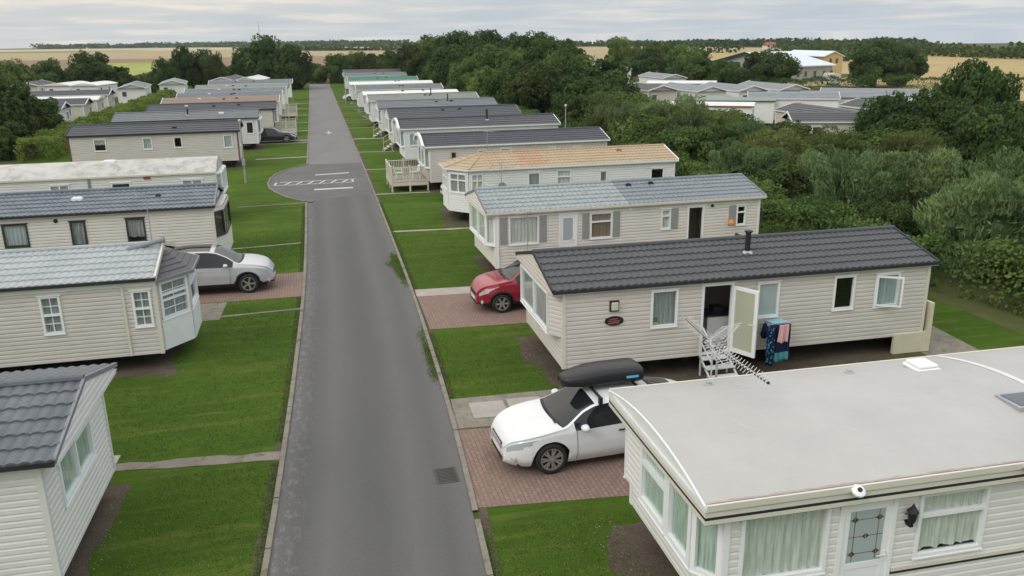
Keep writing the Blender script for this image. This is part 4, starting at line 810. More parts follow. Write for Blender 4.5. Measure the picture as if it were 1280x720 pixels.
L5=caravan('static_caravan','white caravan with shiny pale blue grey roof behind the dark saloon car',-4.2,75.6,0,-1,L=11.4,W_=3.7,wall='siding_ivory',roof='tile_grey',fascia='trim_black',og=.2,corner='trim_white',seg=0,near=[('w',.3,.9,1.4,2.4,dict(curtain=None)),('w',4.9,5.5,1.6,2.4,{})],group=LG,vents=((2.9,1.2,.2,'upvc'),),chim=((5.6,1.0,.07,.5),))
SL=[('beige caravan with dark roof and a railed deck with brown posts',-3.1,85.3,11.3,'siding_beige','tile_dark','tile'),
 ('caravan with tan brown roof in the left row',-3.0,95.6,11.6,'siding_tan','tile_tan','tile'),
 ('caravan with light blue grey roof behind the tan roof',-2.9,104.6,11.4,'siding_cream','tile_grey','tile'),
 ('caravan with bluish roof and a solar panel on the left',-2.6,114,12,'siding_white','tile_blue','tile'),
 ('caravan with sage green roof in the left row',-2.4,123.5,12,'siding_ivory','tile_sage','tile'),
 ('white caravan with dark grey roof at the head of the left row',-2.0,137.5,12,'siding_white','tile_grey','tile')]
for i,(lb,u,v,L_,wm,rm,rs) in enumerate(SL):
    caravan('static_caravan',lb,u,v,0,-1,L=L_,W_=3.7,wall=wm,roof=rm,rstyle=rs,seg=0,low=i>0,fascia='trim_black' if i in(0,4) else 'trim_white',corner='upvc_brown' if i==0 else 'trim_white',near=[('w',1.6,2.2,1.5,2.4,dict(curtain='blind_grey')),('w',5,5.6,1.6,2.4,{})],group=LG,vents=((3.2+i,1.2,.15,'black'),(5.5,1.0,.15,'black'),(8,1.2,.15,'upvc')))
# gable-end caravans beyond the left row and behind the hedge
FG='caravans beyond the hedge on the left'
def far_van(lb,u,v,rz,L_,wm,rm,grp,rs='tile',zr=3.3,sx=1,fas='trim_white',zoff=0,W_=3.7):
    o=caravan('static_caravan',lb,u,v,rz,sx,L=L_,W_=W_,wall=wm,roof=rm,rstyle=rs,zr=zr,seg=0,low=True,fascia=fas,corner='trim_white',near=[('w',1.2,1.9,1.5,2.4,{}),('w',4.4,5.0,1.6,2.4,{})],rear=[('w',1.4,2.3,1.5,2.3,{})],front=[('w',.5,1.2,1.5,2.3,{})],front_style='flat',group=grp,slab_=False)
    return o
far_van('white caravan with slate roof, end on behind the hedge and nearest to it',-23.9,92.8,0,10.5,'far_white','tile_dark',FG,sx=-1)
far_van('cream caravan with slate roof running left behind the hedge',-23.2,99.5,0,11,'far_cream','tile_dark',FG,sx=-1)
far_van('pale caravan with long white roof edge behind the hedge',-23.6,107.5,0,11,'far_cream','roof_white',FG,rs='arc',zr=3.05,sx=-1)
far_van('cream caravan with slate roof and one dark window behind the hedge',-24.4,117.5,0,12,'far_cream','tile_dark',FG,sx=-1)
far_van('caravan showing its white gable under a slate roof, far left of the hedge',-40.5,148,R(88),8,'far_cream','tile_dark',FG)
far_van('pale caravan with low white arched roof, left of a twin one',-35.5,146,R(80),8,'far_white','roof_white',FG,rs='arc',zr=3.1)
far_van('pale caravan with low white arched roof, right of a twin one',-31.2,144,R(80),8,'far_white','roof_white',FG,rs='arc',zr=3.1)
far_van('white caravan with grey gable roof at the end of the hedge',-22.4,133,R(95),10,'far_white','tile_grey',FG)
far_van('green tinted caravan with grey gable roof beside the end of the hedge',-18.2,143,R(95),9,'far_white','tile_sage',FG)
far_van('caravan with slate roof end on behind the head of the left row',-11.5,151,R(80),9,'far_white','tile_dark',FG)
far_van('caravan with bright white roof end on behind the head of the left row',-7.5,149,R(80),9,'far_white','roof_white',FG)
PG='caravans of the second park beyond the trees'
far_van('long white caravan with mid grey roof, furthest right in the second park',54.8,82.6,R(-39),10.5,'far_white','tile_park',PG)
far_van('white caravan with grey roof in front of the long one at the right',50.2,79.0,R(-30),8.0,'far_white','tile_park',PG,fas='trim_black')
far_van('white caravan with dark roof and a doorway, left of centre in the second park',44.6,79.6,R(-28),8.5,'far_white','tile_park',PG)
far_van('small cream caravan with dark hipped roof behind the willows',51.2,60.5,R(90),8.0,'far_cream','tile_charcoal',PG)
far_van('cream caravan with its gable showing between the willows',43.2,57.2,R(89),9.0,'far_cream','tile_charcoal',PG)
far_van('pale caravan half hidden low in the willows',35.5,56.5,R(-20),6.0,'far_cream','tile_charcoal',PG)
far_van('long pale caravan with sage grey flat roof across the second park',36.5,80.0,R(-27),9.5,'far_white','tile_sage',PG,rs='arc',zr=2.95,fas='trim_black')
far_van('white caravan with flat white roof and red edge',32.6,75.2,R(-32),8.5,'far_white','roof_white',PG,rs='arc',zr=2.95,fas='red_trim')
far_van('grey roofed caravan with white gable, left of its two neighbours in a row',48.2,92,R(92),10.5,'far_white','tile_park',PG)
far_van('grey roofed caravan with white gable, middle of three neighbours in a row',53.0,91,R(92),10,'far_white','tile_park',PG)
far_van('grey roofed caravan with white gable, right of its two neighbours in a row',58.4,91,R(92),10,'far_white','tile_park',PG)
far_van('beige caravan with dark gable roof left of the grey roofed row',43.8,96,R(90),8,'far_cream','tile_charcoal',PG)
far_van('caravan with flat cream roof left of the grey gables',46.8,112,R(-30),9,'far_cream','roof_white',PG,rs='arc',zr=3.0)
far_van('caravan with slate gable beyond the flat cream roof',58,124,R(90),10,'far_white','tile_park',PG)
far_van('caravan with blue grey gable far beyond, next to the pale shed trees',56,150,R(85),10,'far_white','tile_dark',PG)
far_van('caravan with slate roof at the back left of the second park',50.8,133,R(60),8,'far_white','tile_dark',PG)
far_van('white caravan at the back left corner of the second park',58,174,R(80),10,'far_white','tile_blue',PG)
far_van('white gabled caravan behind the back left corner one',65,165,R(85),10,'far_white','tile_dark',PG)
# ------------------------------------------------------------------ big shed and yellow house
def shed():
    A=Vector((85.2,171.3)); B=Vector((90.9,148.5)); d=Vector((.97,.243)); Ln=11.6
    r=empty('farm_shed',(B.x,B.y,0),0,'wide low shed with a pale metal roof beyond the trees','shed'); o=B.copy()
    a=A-o; b_=B-o; mid=(a+b_)/2; ze,zr=3.2,5.5; a2=a+d*Ln; b2=b_+d*Ln; m2=mid+d*Ln
    m=MB(); m.q((*a,0),(*b_,0),(*b_,ze),(*mid,zr),(*a,ze)); m.q((*b_,0),(*b2,0),(*b2,ze),(*b_,ze)); m.q((*a2,0),(*b2,0),(*b2,ze),(*m2,zr),(*a2,ze)); m.q((*a,0),(*a2,0),(*a2,ze),(*a,ze)); m.build('wall','shed_wall',r)
    m=MB(); n=(b_-a).normalized()*.5; q=d*.6; rt=.15
    for e,s in ((a-n,1),(b_+n,1)):
        p=[(e-q),(e+d*Ln+q),(m2+q),(mid-q)]; z=[ze-.05,ze-.05,zr+rt,zr+rt]; m.q(*[(x.x,x.y,zz+.05) for x,zz in zip(p,z)]); m.q(*[(x.x,x.y,zz-.15) for x,zz in zip(p,z)])
        for i in range(4): j=(i+1)%4; m.q((p[i].x,p[i].y,z[i]-.15),(p[j].x,p[j].y,z[j]-.15),(p[j].x,p[j].y,z[j]+.05),(p[i].x,p[i].y,z[i]+.05))
    m.build('roof','roof_metal',r)
    m=MB()
    for e in (a-n,b_+n): m.bar((*(e-q*1.1),ze-.1),(*(mid-q*1.1),zr+.05),.12,.4)
    m.build('barge_board','trim_black',r)
    w=Wall(b_,b2,(.24,-.97),0,ze); 
    for t in (2.0,4.0,6.5,9,11): f=MB(); w.bx(f,t,t+.9,1.0,2.2,0,.06); ff=f.build('window','tan_wall',r); g=MB(); w.bx(g,t+.1,t+.8,1.1,2.1,.06,.07); g.build('pane','far_glass',ff)
shed()
def house():
    r=empty('yellow_house',(106.5,157.5,0),R(-8),'tall yellow gabled house with pale roof beside the shed','house')
    w=2.0; L_=20; ze,zr=4.7,5.6; m=MB()
    m.q((-w,0,0),(w,0,0),(w,0,ze),(0,0,zr),(-w,0,ze)); m.q((w,0,0),(w,L_,0),(w,L_,ze),(w,0,ze)); m.q((-w,L_,0),(w,L_,0),(w,L_,ze),(0,L_,zr),(-w,L_,ze)); m.build('wall','yellow_wall',r)
    m=MB(); m.q((-w,0,0),(-w,L_,0),(-w,L_,ze),(-w,0,ze)); m.build('side_wall','tan_wall',r)
    m=MB()
    for s in (-1,1): m.q((s*(w+.25),-.3,ze-.05),(s*(w+.25),L_,ze-.05),(0,L_,zr+.08),(0,-.3,zr+.08)); m.q((s*(w+.25),-.3,ze-.2),(s*(w+.25),L_,ze-.2),(0,L_,zr-.08),(0,-.3,zr-.08)); m.q((s*(w+.25),-.3,ze-.2),(0,-.3,zr-.08),(0,-.3,zr+.08),(s*(w+.25),-.3,ze-.05)); m.q((s*(w+.25),-.3,ze-.2),(s*(w+.25),L_,ze-.2),(s*(w+.25),L_,ze-.05),(s*(w+.25),-.3,ze-.05))
    m.build('roof','roof_metal',r)
    for x in (-.9,.45): f=MB(); f.box(x,-.06,3.3,x+.5,-.001,4.2); ff=f.build('window','upvc_brown',r); g=MB(); g.box(x+.06,-.07,3.36,x+.44,-.06,4.14); g.build('pane','far_glass',ff)
house()
# white van parked by the house
def white_van():
    r=empty('parked_van',(95,141,0),R(75),'white van parked in front of the yellow house','van'); m=MB(); prof=[(-2.4,.4),(-2.4,2.0),(1.0,2.1),(1.6,1.35),(2.35,1.1),(2.4,.4)]
    m.q(*[(x,-.9,z) for x,z in prof]); m.q(*[(x,.9,z) for x,z in prof])
    for i in range(6): a=prof[i]; b_=prof[(i+1)%6]; m.q((a[0],-.9,a[1]),(b_[0],-.9,b_[1]),(b_[0],.9,b_[1]),(a[0],.9,a[1]))
    m.build('body','paint_white',r,bevel=.08); g=MB(); g.q((1.08,-.8,2.0),(1.58,-.8,1.4),(1.58,.8,1.4),(1.08,.8,2.0)); g=MB(); g.q((1.1,-.75,2.02),(1.64,-.75,1.37),(1.64,.75,1.37),(1.1,.75,2.02)); g.build('windscreen','car_glass',r)
    for x in (-1.5,1.5):
        for y in (-.88,.88): w=MB(); w.tube((x,y-.1,.33),(x,y+.1,.33),.33,k=14); w.build('wheel','rubber',r)
white_van()
# ------------------------------------------------------------------ cars
def interp(T,x): return float(np.interp(x,[a for a,_ in T],[b for _,b in T]))
def sinterp(T,x,h=.07): return (interp(T,x-h)+2*interp(T,x)+interp(T,x+h))/4
def car(name,label,loc,rz,sp,paint_,group=None,detail=True):
    """sp: L, hw, top[(x,z)], belt, roofhw, wheels(front,rear,radius), ws=(x0,x1), rw=(x0,x1), side windows [(x0,x1)]; nose at +x"""
    NS=12; L_=sp['L']; H=L_/2; root=empty(name,loc,rz,label,'car',group); xw=sp['ax']; RW=sp['r']; AR=RW+.06
    xs=sorted(set([round(x,4) for x in np.linspace(-H,H,97)]+[round(x,4) for w in xw for x in np.linspace(w-AR,w+AR+.13,21)]+[-H+.01,H-.01]+[c for p in sp['sw'] for c in p]+list(sp['ws'])+list(sp['rw'])))
    bend=lambda x:.15*math.exp(-((x-sp['ws'][1])/.55)**2)
    def bx_(x,y): return x-bend(x)*(abs(y)/sp['hw'])**2
    def sec(x):
        e=(H-abs(x)); rnd=sp['hw']*(1-.40*max(0,1-e/.80)**2.4); top=sinterp(sp['top'],x); bel=min(sinterp(sp['belt'],x),top-.03)
        zb=interp(sp['bot'],x)
        xe=x-bend(x)
        for w in xw:
            if abs(xe-w)<AR: zb=max(zb,RW+math.sqrt(max(0,AR*AR-(xe-w)**2)))
        zb=min(zb,bel-.12)
        cab=min(1,max(0,(top-bel-.05)/.3)); rh=rnd*(1-.27*cab)-.03*(1-cab)
        re=bel+(top-bel)*(.80+.05*cab)
        P=[]
        def sidey(z): t=(z-.25)/(bel-.25); return rnd-.07*max(0,1-t*4)**1.5-.035*max(0,t-.55)/.45+.012*math.sin(math.pi*min(1,max(0,t)))
        for k in range(NS+1): t=k/NS; z=zb+(bel-zb)*t; P.append((sidey(z),z))
        y0=P[-1][0]
        for k in range(1,5): t=k/4; P.append((y0-.02+(rh-y0+.02)*t-.0*t,bel+.008+(re-bel-.008)*t+.018*math.sin(math.pi*t)*cab))
        P.append((rh-.055,re+(top-re)*.42))
        for k in range(1,5): t=k/4; y=(rh-.055)*(1-t); z=re+(top-re)*(.42+.58*math.sin(t*math.pi/2)); P.append((y,z))
        return P
    S=[sec(x) for x in xs]; n=len(S[0])
    parts={}
    def put(key,pts): parts.setdefault(key,MB()).q(*pts)
    for i in range(len(xs)-1):
        xm=(xs[i]+xs[i+1])/2
        for sgn in (-1,1):
            for k in range(n-1):
                a,b_,c,d=[(bx_(xs[ii],S[ii][kk][0]),sgn*S[ii][kk][0],S[ii][kk][1]) for ii,kk in ((i,k),(i+1,k),(i+1,k+1),(i,k+1))]; zc=(S[i][k][1]+S[i][k+1][1])/2; bl=S[i][NS][1]; th_=(H-.07-xm)/.56
                key='body'
                if NS<=k<NS+4 and any(p[0]<xm<p[1] for p in sp['sw']) and S[i][NS+3][1]-S[i][NS][1]>.07:
                    key='side_window_%d_%d'%(sgn,[p[0]<xm<p[1] for p in sp['sw']].index(True))
                elif k>=NS+5 and sp['ws'][1]-.07<xm<sp['ws'][1]: key='cowl'
                elif k>=NS+5 and sp['ws'][0]<xm<sp['ws'][1]: key='windscreen'
                elif k>=NS+5 and sp['rw'][0]<xm<sp['rw'][1]: key='rear_window'
                elif sp.get('sun') and k>=NS+5 and sp['sun'][0]<xm<sp['sun'][1]: key='sunroof'
                elif NS-3<=k<NS and 0<th_<(.5,.8,1)[k-NS+3]: key='headlight_%d'%sgn
                elif k<2 and sp.get('clad'): key='cladding'
                elif k<3 and sp.get('clad') and min(abs(xm-bend(xm)-w) for w in xw)<AR+.06: key='cladding'
                put(key,(a,b_,c,d) if sgn<0 else (d,c,b_,a))
    m=parts['body']
    for xi,ii in ((xs[0],0),(xs[-1],-1)):
        sg=1 if ii==-1 else -1
        for k in range(n-1):
            a=S[ii][k]; b_=S[ii][k+1]; m.q(*[(bx_(xi,y),y,z) for y,z in ((a[0],a[1]),(-a[0],a[1]),(-b_[0],b_[1]),(b_[0],b_[1]))])
    for key,mb in parts.items():
        nm='side_window' if key.startswith('side_w') else ('headlight' if key.startswith('headl') else key)
        mt_={'body':paint_,'cladding':'black','cowl':'black','headlight':'headlight'}.get(nm,'car_glass')
        o=mb.build(nm,mt_,root,smooth=True)
        # weld grid so that shading is smooth
        bm=bmesh.new(); bm.from_mesh(o.data); bmesh.ops.remove_doubles(bm,verts=bm.verts,dist=.0008); bmesh.ops.recalc_face_normals(bm,faces=bm.faces)
        if nm=='body':
            for ed in bm.edges:
                if len(ed.link_faces)==2 and ed.calc_face_angle(0)>R(38): ed.smooth=False
        bm.to_mesh(o.data); bm.free()
    u=MB(); u.box(-H+.25,-sp['hw']+.2,.22,H-.25,sp['hw']-.2,.75)
    for w in xw: u.box(w-AR,-sp['hw']+.13,.3,w+AR,sp['hw']-.13,RW*2+.12)
    u.build('underbody','black',root)
    for x in xw:
        for s in (-1,1):
            y=s*(sp['hw']-.12); w=MB(); w.lathe((x,y,RW),(0,s,0),[(-.11,RW*.7),(-.11,RW*.95),(-.08,RW),(.07,RW),(.105,RW*.94),(.11,RW*.72),(.085,RW*.70)],28); wo_=w.build('wheel','rubber',root,smooth=True)
            r=MB(); c=Vector((x,y+s*.09,RW)); r.lathe(c,(0,s,0),[(-.03,RW*.71),(.012,RW*.71),(.014,RW*.66),(-.03,RW*.63)],24); r.lathe(c,(0,s,0),[(.01,0),(.012,.05),(-.01,.06)],12)
            for k in range(sp.get('spokes',5)):
                a0=2*math.pi*k/sp.get('spokes',5)
                for off in ((-.16,.16) if sp.get('twin') else (0,)):
                    a=a0+off; r.bar(c+Vector((.04*math.cos(a0),0,.04*math.sin(a0))),c+Vector((RW*.67*math.cos(a),0,RW*.67*math.sin(a))),.035 if sp.get('twin') else .062,.02,(0,1,0))
            r.build('rim','alloy',wo_); d=MB(); d.tube(c-Vector((0,s*.05,0)),c-Vector((0,s*.04,0)),RW*.64,k=20); d.build('brake_disc','black',wo_)
    fx=H-.004
    # grille, lower intake, plate
    zn=interp(sp['top'],H-.02)
    g=MB()
    gy=sp['hw']*.42
    for k in range(5): z=zn-.13+k*.026; g.box(fx-.05,-gy+.02*abs(k-2),z,fx+.022,gy-.02*abs(k-2),z+.012)
    g.build('grille','alloy' if sp.get('bright') else 'black',root,bevel=.004)
    g=MB(); g.box(fx-.06,-gy*1.02,zn-.145,fx+.010,gy*1.02,zn+.0); g.build('grille_surround','black',root,bevel=.015)
    g=MB(); g.box(fx-.05,-gy*1.2,.27,fx+.012,gy*1.2,.36); g.build('lower_intake','black',root,bevel=.01)
    for s in (-1,1):
        f=MB(); xx=H-.17; yy=s*(sp['hw']*.80); f.lathe((xx-.02,yy,.40),(1,s*.55,0),[(0,.05),(.05,.065),(.06,.05),(.062,0)],12); f.build('fog_light','headlight',root)
    p=MB(); p.box(fx+.0,-.26,.385,fx+.022,.26,.495); p.build('number_plate','number_plate',root,bevel=.004)
    # mirrors, handles, seams, wipers
    for s in (-1,1):
        xm_=sp['ws'][0]+.42*(sp['ws'][1]-sp['ws'][0]); zz=interp(sp['belt'],xm_)+.09; y=s*(sp['hw']+.08); mm=MB(); mm.lathe((xm_+.06,y,zz),(-1,0,0),[(0,0),(.01,.05),(.05,.085),(.12,.095),(.15,.085),(.151,0)],14)
        mm.v=[(a,y+(b_-y)*1.35,zz+(c-zz)*.8) for a,b_,c in mm.v]; o=mm.build('mirror',paint_,root,smooth=True); st=MB(); st.bar((xm_,s*(sp['hw']-.08),zz-.06),(xm_,y,zz-.04),.05); st.build('mirror_stalk','black',o)
        sm=MB()
        for xd in sp['seams']:
            Q=sec(xd)
            for k in range(1,NS): sm.bar((bx_(xd,Q[k][0]),s*(Q[k][0]+.001),Q[k][1]),(bx_(xd,Q[k+1][0]),s*(Q[k+1][0]+.001),Q[k+1][1]),.009,.009,(1,0,0))
        sm.build('door_seam','black',root)
        for xd in sp['seams'][1:]:
            h=MB(); Q=sec(xd+.16); y2=s*(Q[NS-2][0]+.02); h.bar((xd+.08,y2,Q[NS-2][1]),(xd+.26,y2,Q[NS-2][1]),.03,.025)
            h.build('door_handle',sp.get('hm','alloy'),root,bevel=.006)
    # wipers
    x1=sp['ws'][1]; Q=sec(x1-.06); zz=Q[-1][1]; wi=MB(); wi.bar((x1-.02,.55,sec(x1-.02)[NS+6][1]+.012),(x1-.05,-.02,sec(x1-.05)[-1][1]+.02),.02); wi.bar((x1-.03,-.08,sec(x1-.03)[-1][1]+.02),(x1-.07,-.6,sec(x1-.07)[NS+6][1]+.012),.02); wi.build('wiper','black',root)
    # cowl
    return root
SP_W=dict(L=4.83,hw=.91,r=.355,ax=(1.44,-1.30),top=[(-2.415,.72),(-2.39,1.0),(-2.2,1.08),(-1.95,1.14),(-1.15,1.40),(-.55,1.48),(.1,1.465),(.42,1.42),(1.20,1.03),(1.5,.985),(1.9,.91),(2.2,.82),(2.34,.74),(2.4,.64),(2.415,.56)],
 belt=[(-2.415,.7),(-2.3,.98),(-1.9,1.02),(0,.96),(1.0,.93),(1.6,.88),(2.1,.78),(2.35,.66),(2.415,.5)],bot=[(-2.415,.36),(-2.2,.24),(0,.20),(2.2,.20),(2.415,.26)],ws=(.38,1.28),rw=(-1.95,-1.12),sw=[(-.30,1.0),(-1.25,-.36)],seams=[.98,-.33,-1.15],spokes=7,twin=True,hm='black',bright=True)
SP_R=dict(L=4.08,hw=.87,r=.33,ax=(1.22,-1.36),clad=True,top=[(-2.04,.8),(-2.0,1.1),(-1.9,1.35),(-1.6,1.52),(-.8,1.60),(0,1.58),(.2,1.54),(.95,1.12),(1.4,1.05),(1.75,.97),(1.95,.84),(2.04,.64)],
 belt=[(-2.04,.78),(-1.9,1.03),(0,.98),(.9,.97),(1.4,.93),(1.8,.82),(2.04,.6)],bot=[(-2.04,.4),(-1.8,.28),(1.8,.28),(2.04,.32)],ws=(.15,1.06),rw=(-1.95,-1.65),sw=[(-.45,.80),(-1.35,-.5)],seams=[.72,-.47,-1.3],spokes=6,hm='black')
SP_S=dict(L=4.52,hw=.92,r=.36,ax=(1.36,-1.33),clad=True,top=[(-2.26,.8),(-2.22,1.15),(-2.0,1.45),(-1.6,1.62),(-.7,1.69),(0,1.67),(.3,1.61),(1.1,1.17),(1.6,1.10),(1.95,1.0),(2.15,.88),(2.26,.66)],
 belt=[(-2.26,.8),(-2.0,1.12),(-1,1.08),(0,1.04),(1.0,1.02),(1.6,.97),(2.0,.86),(2.26,.6)],bot=[(-2.26,.42),(-2,.3),(2,.28),(2.26,.34)],ws=(.25,1.22),rw=(-2.1,-1.7),sw=[(-.42,.98),(-1.4,-.48)],seams=[.85,-.45,-1.35],spokes=5,hm='paint_silver',sun=(-1.2,.1))
SP_D=dict(L=4.7,hw=.9,r=.33,ax=(1.42,-1.32),top=[(-2.35,.72),(-2.3,1.0),(-1.7,1.06),(-.95,1.38),(-.3,1.43),(.2,1.39),(1.0,1.0),(1.6,.93),(2.1,.8),(2.35,.55)],belt=[(-2.35,.7),(-1.7,.98),(0,.93),(1.0,.9),(1.8,.8),(2.35,.52)],bot=[(-2.35,.35),(-2,.22),(2,.2),(2.35,.28)],ws=(.15,1.04),rw=(-1.7,-.9),sw=[(-.32,.68),(-1.0,-.38)],seams=[.78,-.35,-1.1],spokes=6)
wc=car('parked_car','white hatchback with a black roof box on the block paved drive','' or (5.90,16.28,.014),R(182.5),SP_W,'paint_white','cars parked beside the caravans')
rc=car('parked_car','red hatchback parked between two caravans with its nose to the road',(7.15,27.15,.014),R(181),SP_R,'paint_red','cars parked beside the caravans')
sc2=car('parked_car','silver high roofed car on the left hand drive',(-3.93,32.05,.014),R(-1),SP_S,'paint_silver','cars parked beside the caravans')
dc=car('parked_car','dark grey saloon parked by the white caravan on the left',(-3.35,80.9,.014),R(-1),SP_D,'paint_dark','cars parked beside the caravans')
car('parked_car','white car nosing out near the far end of the right row',(8.0,134.5,.014),R(180),SP_D,'paint_white','cars parked beside the caravans')
car('parked_car','white car half hidden between the terracotta roof and the deck',(9.3,47.6,.014),R(178),SP_R,'paint_white','cars parked beside the caravans')
def roof_box():
    r=empty('roof_box',(5.90,16.28,1.57),R(182.5-1),'glossy black roof box with a small blue badge on the white car','roof box'); m=MB(); n=22; xs=np.linspace(-1.15,.72,n); K=16; rings=[]
    ox,oy=.16,-.20
    for x in xs:
        t=(x+1.15)/1.87; wd=.40*(1-.55*max(0,(t-.62)/.38)**2.0)*(1-.22*max(0,(.08-t)/.08)**2); hh=.27*(1-.62*max(0,(t-.45)/.55)**1.8)*(1-.25*max(0,(.1-t)/.1)**2); ring=[]
        for k in range(K):
            a=2*math.pi*k/K; c,s_=math.cos(a),math.sin(a); y=wd*math.copysign(abs(c)**.45,c); z=math.copysign(abs(s_)**.5,s_); z=(z*(hh if z>0 else .09))+.09
            ring.append((x+ox,y+oy,z))
        rings.append(ring)
    for ring in rings: m.v+=ring
    for i in range(n-1):
        for k in range(K): j=(k+1)%K; m.f.append((i*K+k,i*K+j,(i+1)*K+j,(i+1)*K+k)); m.m.append(0)
    m.f.append(tuple(range(K))); m.m.append(0); m.f.append(tuple((n-1)*K+k for k in range(K))); m.m.append(0)
    b0=m.build('shell','box_black',r,smooth=True)
    s=MB(); pr=None
    for sg in (-1,1):
        pr=None
        for x in xs: 
            t=(x+1.15)/1.87; wd=.405*(1-.55*max(0,(t-.62)/.38)**2.0)*(1-.22*max(0,(.08-t)/.08)**2); p=(x+ox,sg*wd+oy,.10)
            if pr: s.bar(pr,p,.016,.012)
            pr=p
        s.build('lid_seam','black',r); s=MB()
    s=MB(); s.box(-.98+ox,.385+oy,.14,-.70+ox,.418+oy,.185); s.build('badge','badge_blue',r)
    for x in (-.75,.25): s=MB(); s.bar((x,-.60,-.04),(x,.66,-.04),.06,.03); s.box(x-.04,-.66,-.2,x+.04,-.58,-.03); s.box(x-.04,.62,-.2,x+.04,.70,-.03); s.build('roof_bar','black',r)
b=NB('box_black'); b.col((.014,.014,.016)); b.rough(.34,.4); dull('badge_blue',(.1,.45,.6),.05,.4)
roof_box()
# ------------------------------------------------------------------ small things by the beige caravan
def steps(name,label,x,y,w=.9,n=3,z=.55,mat='steel_white',rail=True,rz=0,run=.26):
    r=empty(name,(x,y,0),rz,label,'steps'); t=MB()
    for k in range(n): zz=z*(k+1)/(n+0)-.02; t.box(0,-run*(n-k),zz-.03,w,-run*(n-k-1),zz)
    t.build('treads',mat,r); s=MB()
    for xx in (0.02,w-.02): s=MB(); s.bar((xx,-run*n-.1,0),(xx,-.05,z-.02),.04,.05); s.bar((xx,-.08,0),(xx,-.08,z),.04); s.bar((xx,-run*n+.05,0),(xx,-run*n+.05,z/n),.04); s.build('stringer',mat,r)
    if rail:
        s=MB()
        for xx in (0.02,): s.bar((xx,-run*n+.05,.15),(xx,-run*n+.05,1.05),.035); s.bar((xx,-.08,z),(xx,-.08,1.4),.035); s.bar((xx,-run*n+.05,1.05),(xx,-.08,1.4),.035); s.bar((xx,-run*n+.05,.6),(xx,-.08,.95),.03)
        s.build('handrail',mat,r)
    return r
steps('metal_steps','white metal steps below the open door of the beige caravan',9.95,19.62,w=.85)
def airer():
    r=empty('clothes_airer',(0,0,0),0,'white wire clothes airer hooked on the beige wall beside the open door','airer'); x0,x1=11.72,12.38; y=19.60; z=1.40; s=MB()
    for k in range(5): yy=y-.05-k*.10; s.tube((x0,yy,z+.01*k),(x1,yy,z+.01*k),.008,k=6)
    for xx in (x0,x1): s.tube((xx,y,z),(xx,y-.48,z+.04),.01,k=6); s.tube((xx,y,z-.25),(xx,y-.45,z+.03),.008,k=6)
    s.build('rack','steel_white',r)
    def cloth_(nm,label,xa,xb,yy,za,zb,mat,seed,cat,band=None):
        m=MB(); n=18; mm=12; rnd=random.Random(seed); ph=rnd.random()*6; G=[]
        for i in range(n+1):
            t=i/n
            for j in range(mm+1):
                q=j/mm; zz=zb+(za-zb)*q; fold=.025*math.sin(t*9+ph)+.012*math.sin(t*21+ph*2); G.append((xa+(xb-xa)*t+.015*math.sin(q*3+ph),yy-.012+fold*(.25+.9*q),zz+ (.02*math.sin(t*7+ph) if j==mm else 0)))
        m.v=G
        for i in range(n):
            for j in range(mm): a=i*(mm+1)+j; m.f.append((a,a+1,a+mm+2,a+mm+1)); m.m.append(1 if band and j>=mm-band else 0)
        o=m.build(nm,[mat,'towel_teal'] if band else mat,None,smooth=True); md=o.modifiers.new('thick','SOLIDIFY'); md.thickness=.008
        tag(o,label,cat,'washing on the airer'); return o
    cloth_('beach_towel','long navy and teal patterned towel hanging from the airer',x0+.02,x1-.02,y-.50,.36,1.44,'towel_navy',1,'towel',band=3)
    cloth_('patterned_towel','teal patterned towel hanging at the left end of the airer',x0-.10,x0+.18,y-.56,.30,1.38,'towel',2,'towel')
    cloth_('pink_top','pale pink top draped over the front of the airer',x0+.24,x0+.52,y-.60,.95,1.46,'pink',3,'garment')
    m=MB(); 
    for i in range(8):
        a=x0+.12+i*.06; m.q((a,y-.05,z+.03),(a+.06,y-.05,z+.03+.01*(i%2)),(a+.06,y-.48,z+.065),(a,y-.48,z+.06))
    o=m.build('blue_cloth','lightblue'); md=o.modifiers.new('thick','SOLIDIFY'); md.thickness=.01; tag(o,'light blue cloth lying across the top wires of the airer','cloth','washing on the airer')
    m=MB(); m.lathe((x0-.03,y-.34,1.02),(0,0,1),[(0,.06),(.1,.10),(.3,.09),(.42,.05),(.46,0)],12); m.v=[(a,b_+.03*math.sin(c*13),c) for a,b_,c in m.v]; o=m.build('navy_bundle','towel_navy',smooth=True); tag(o,'bunched navy garment at the upper left corner of the airer','garment','washing on the airer')
airer()
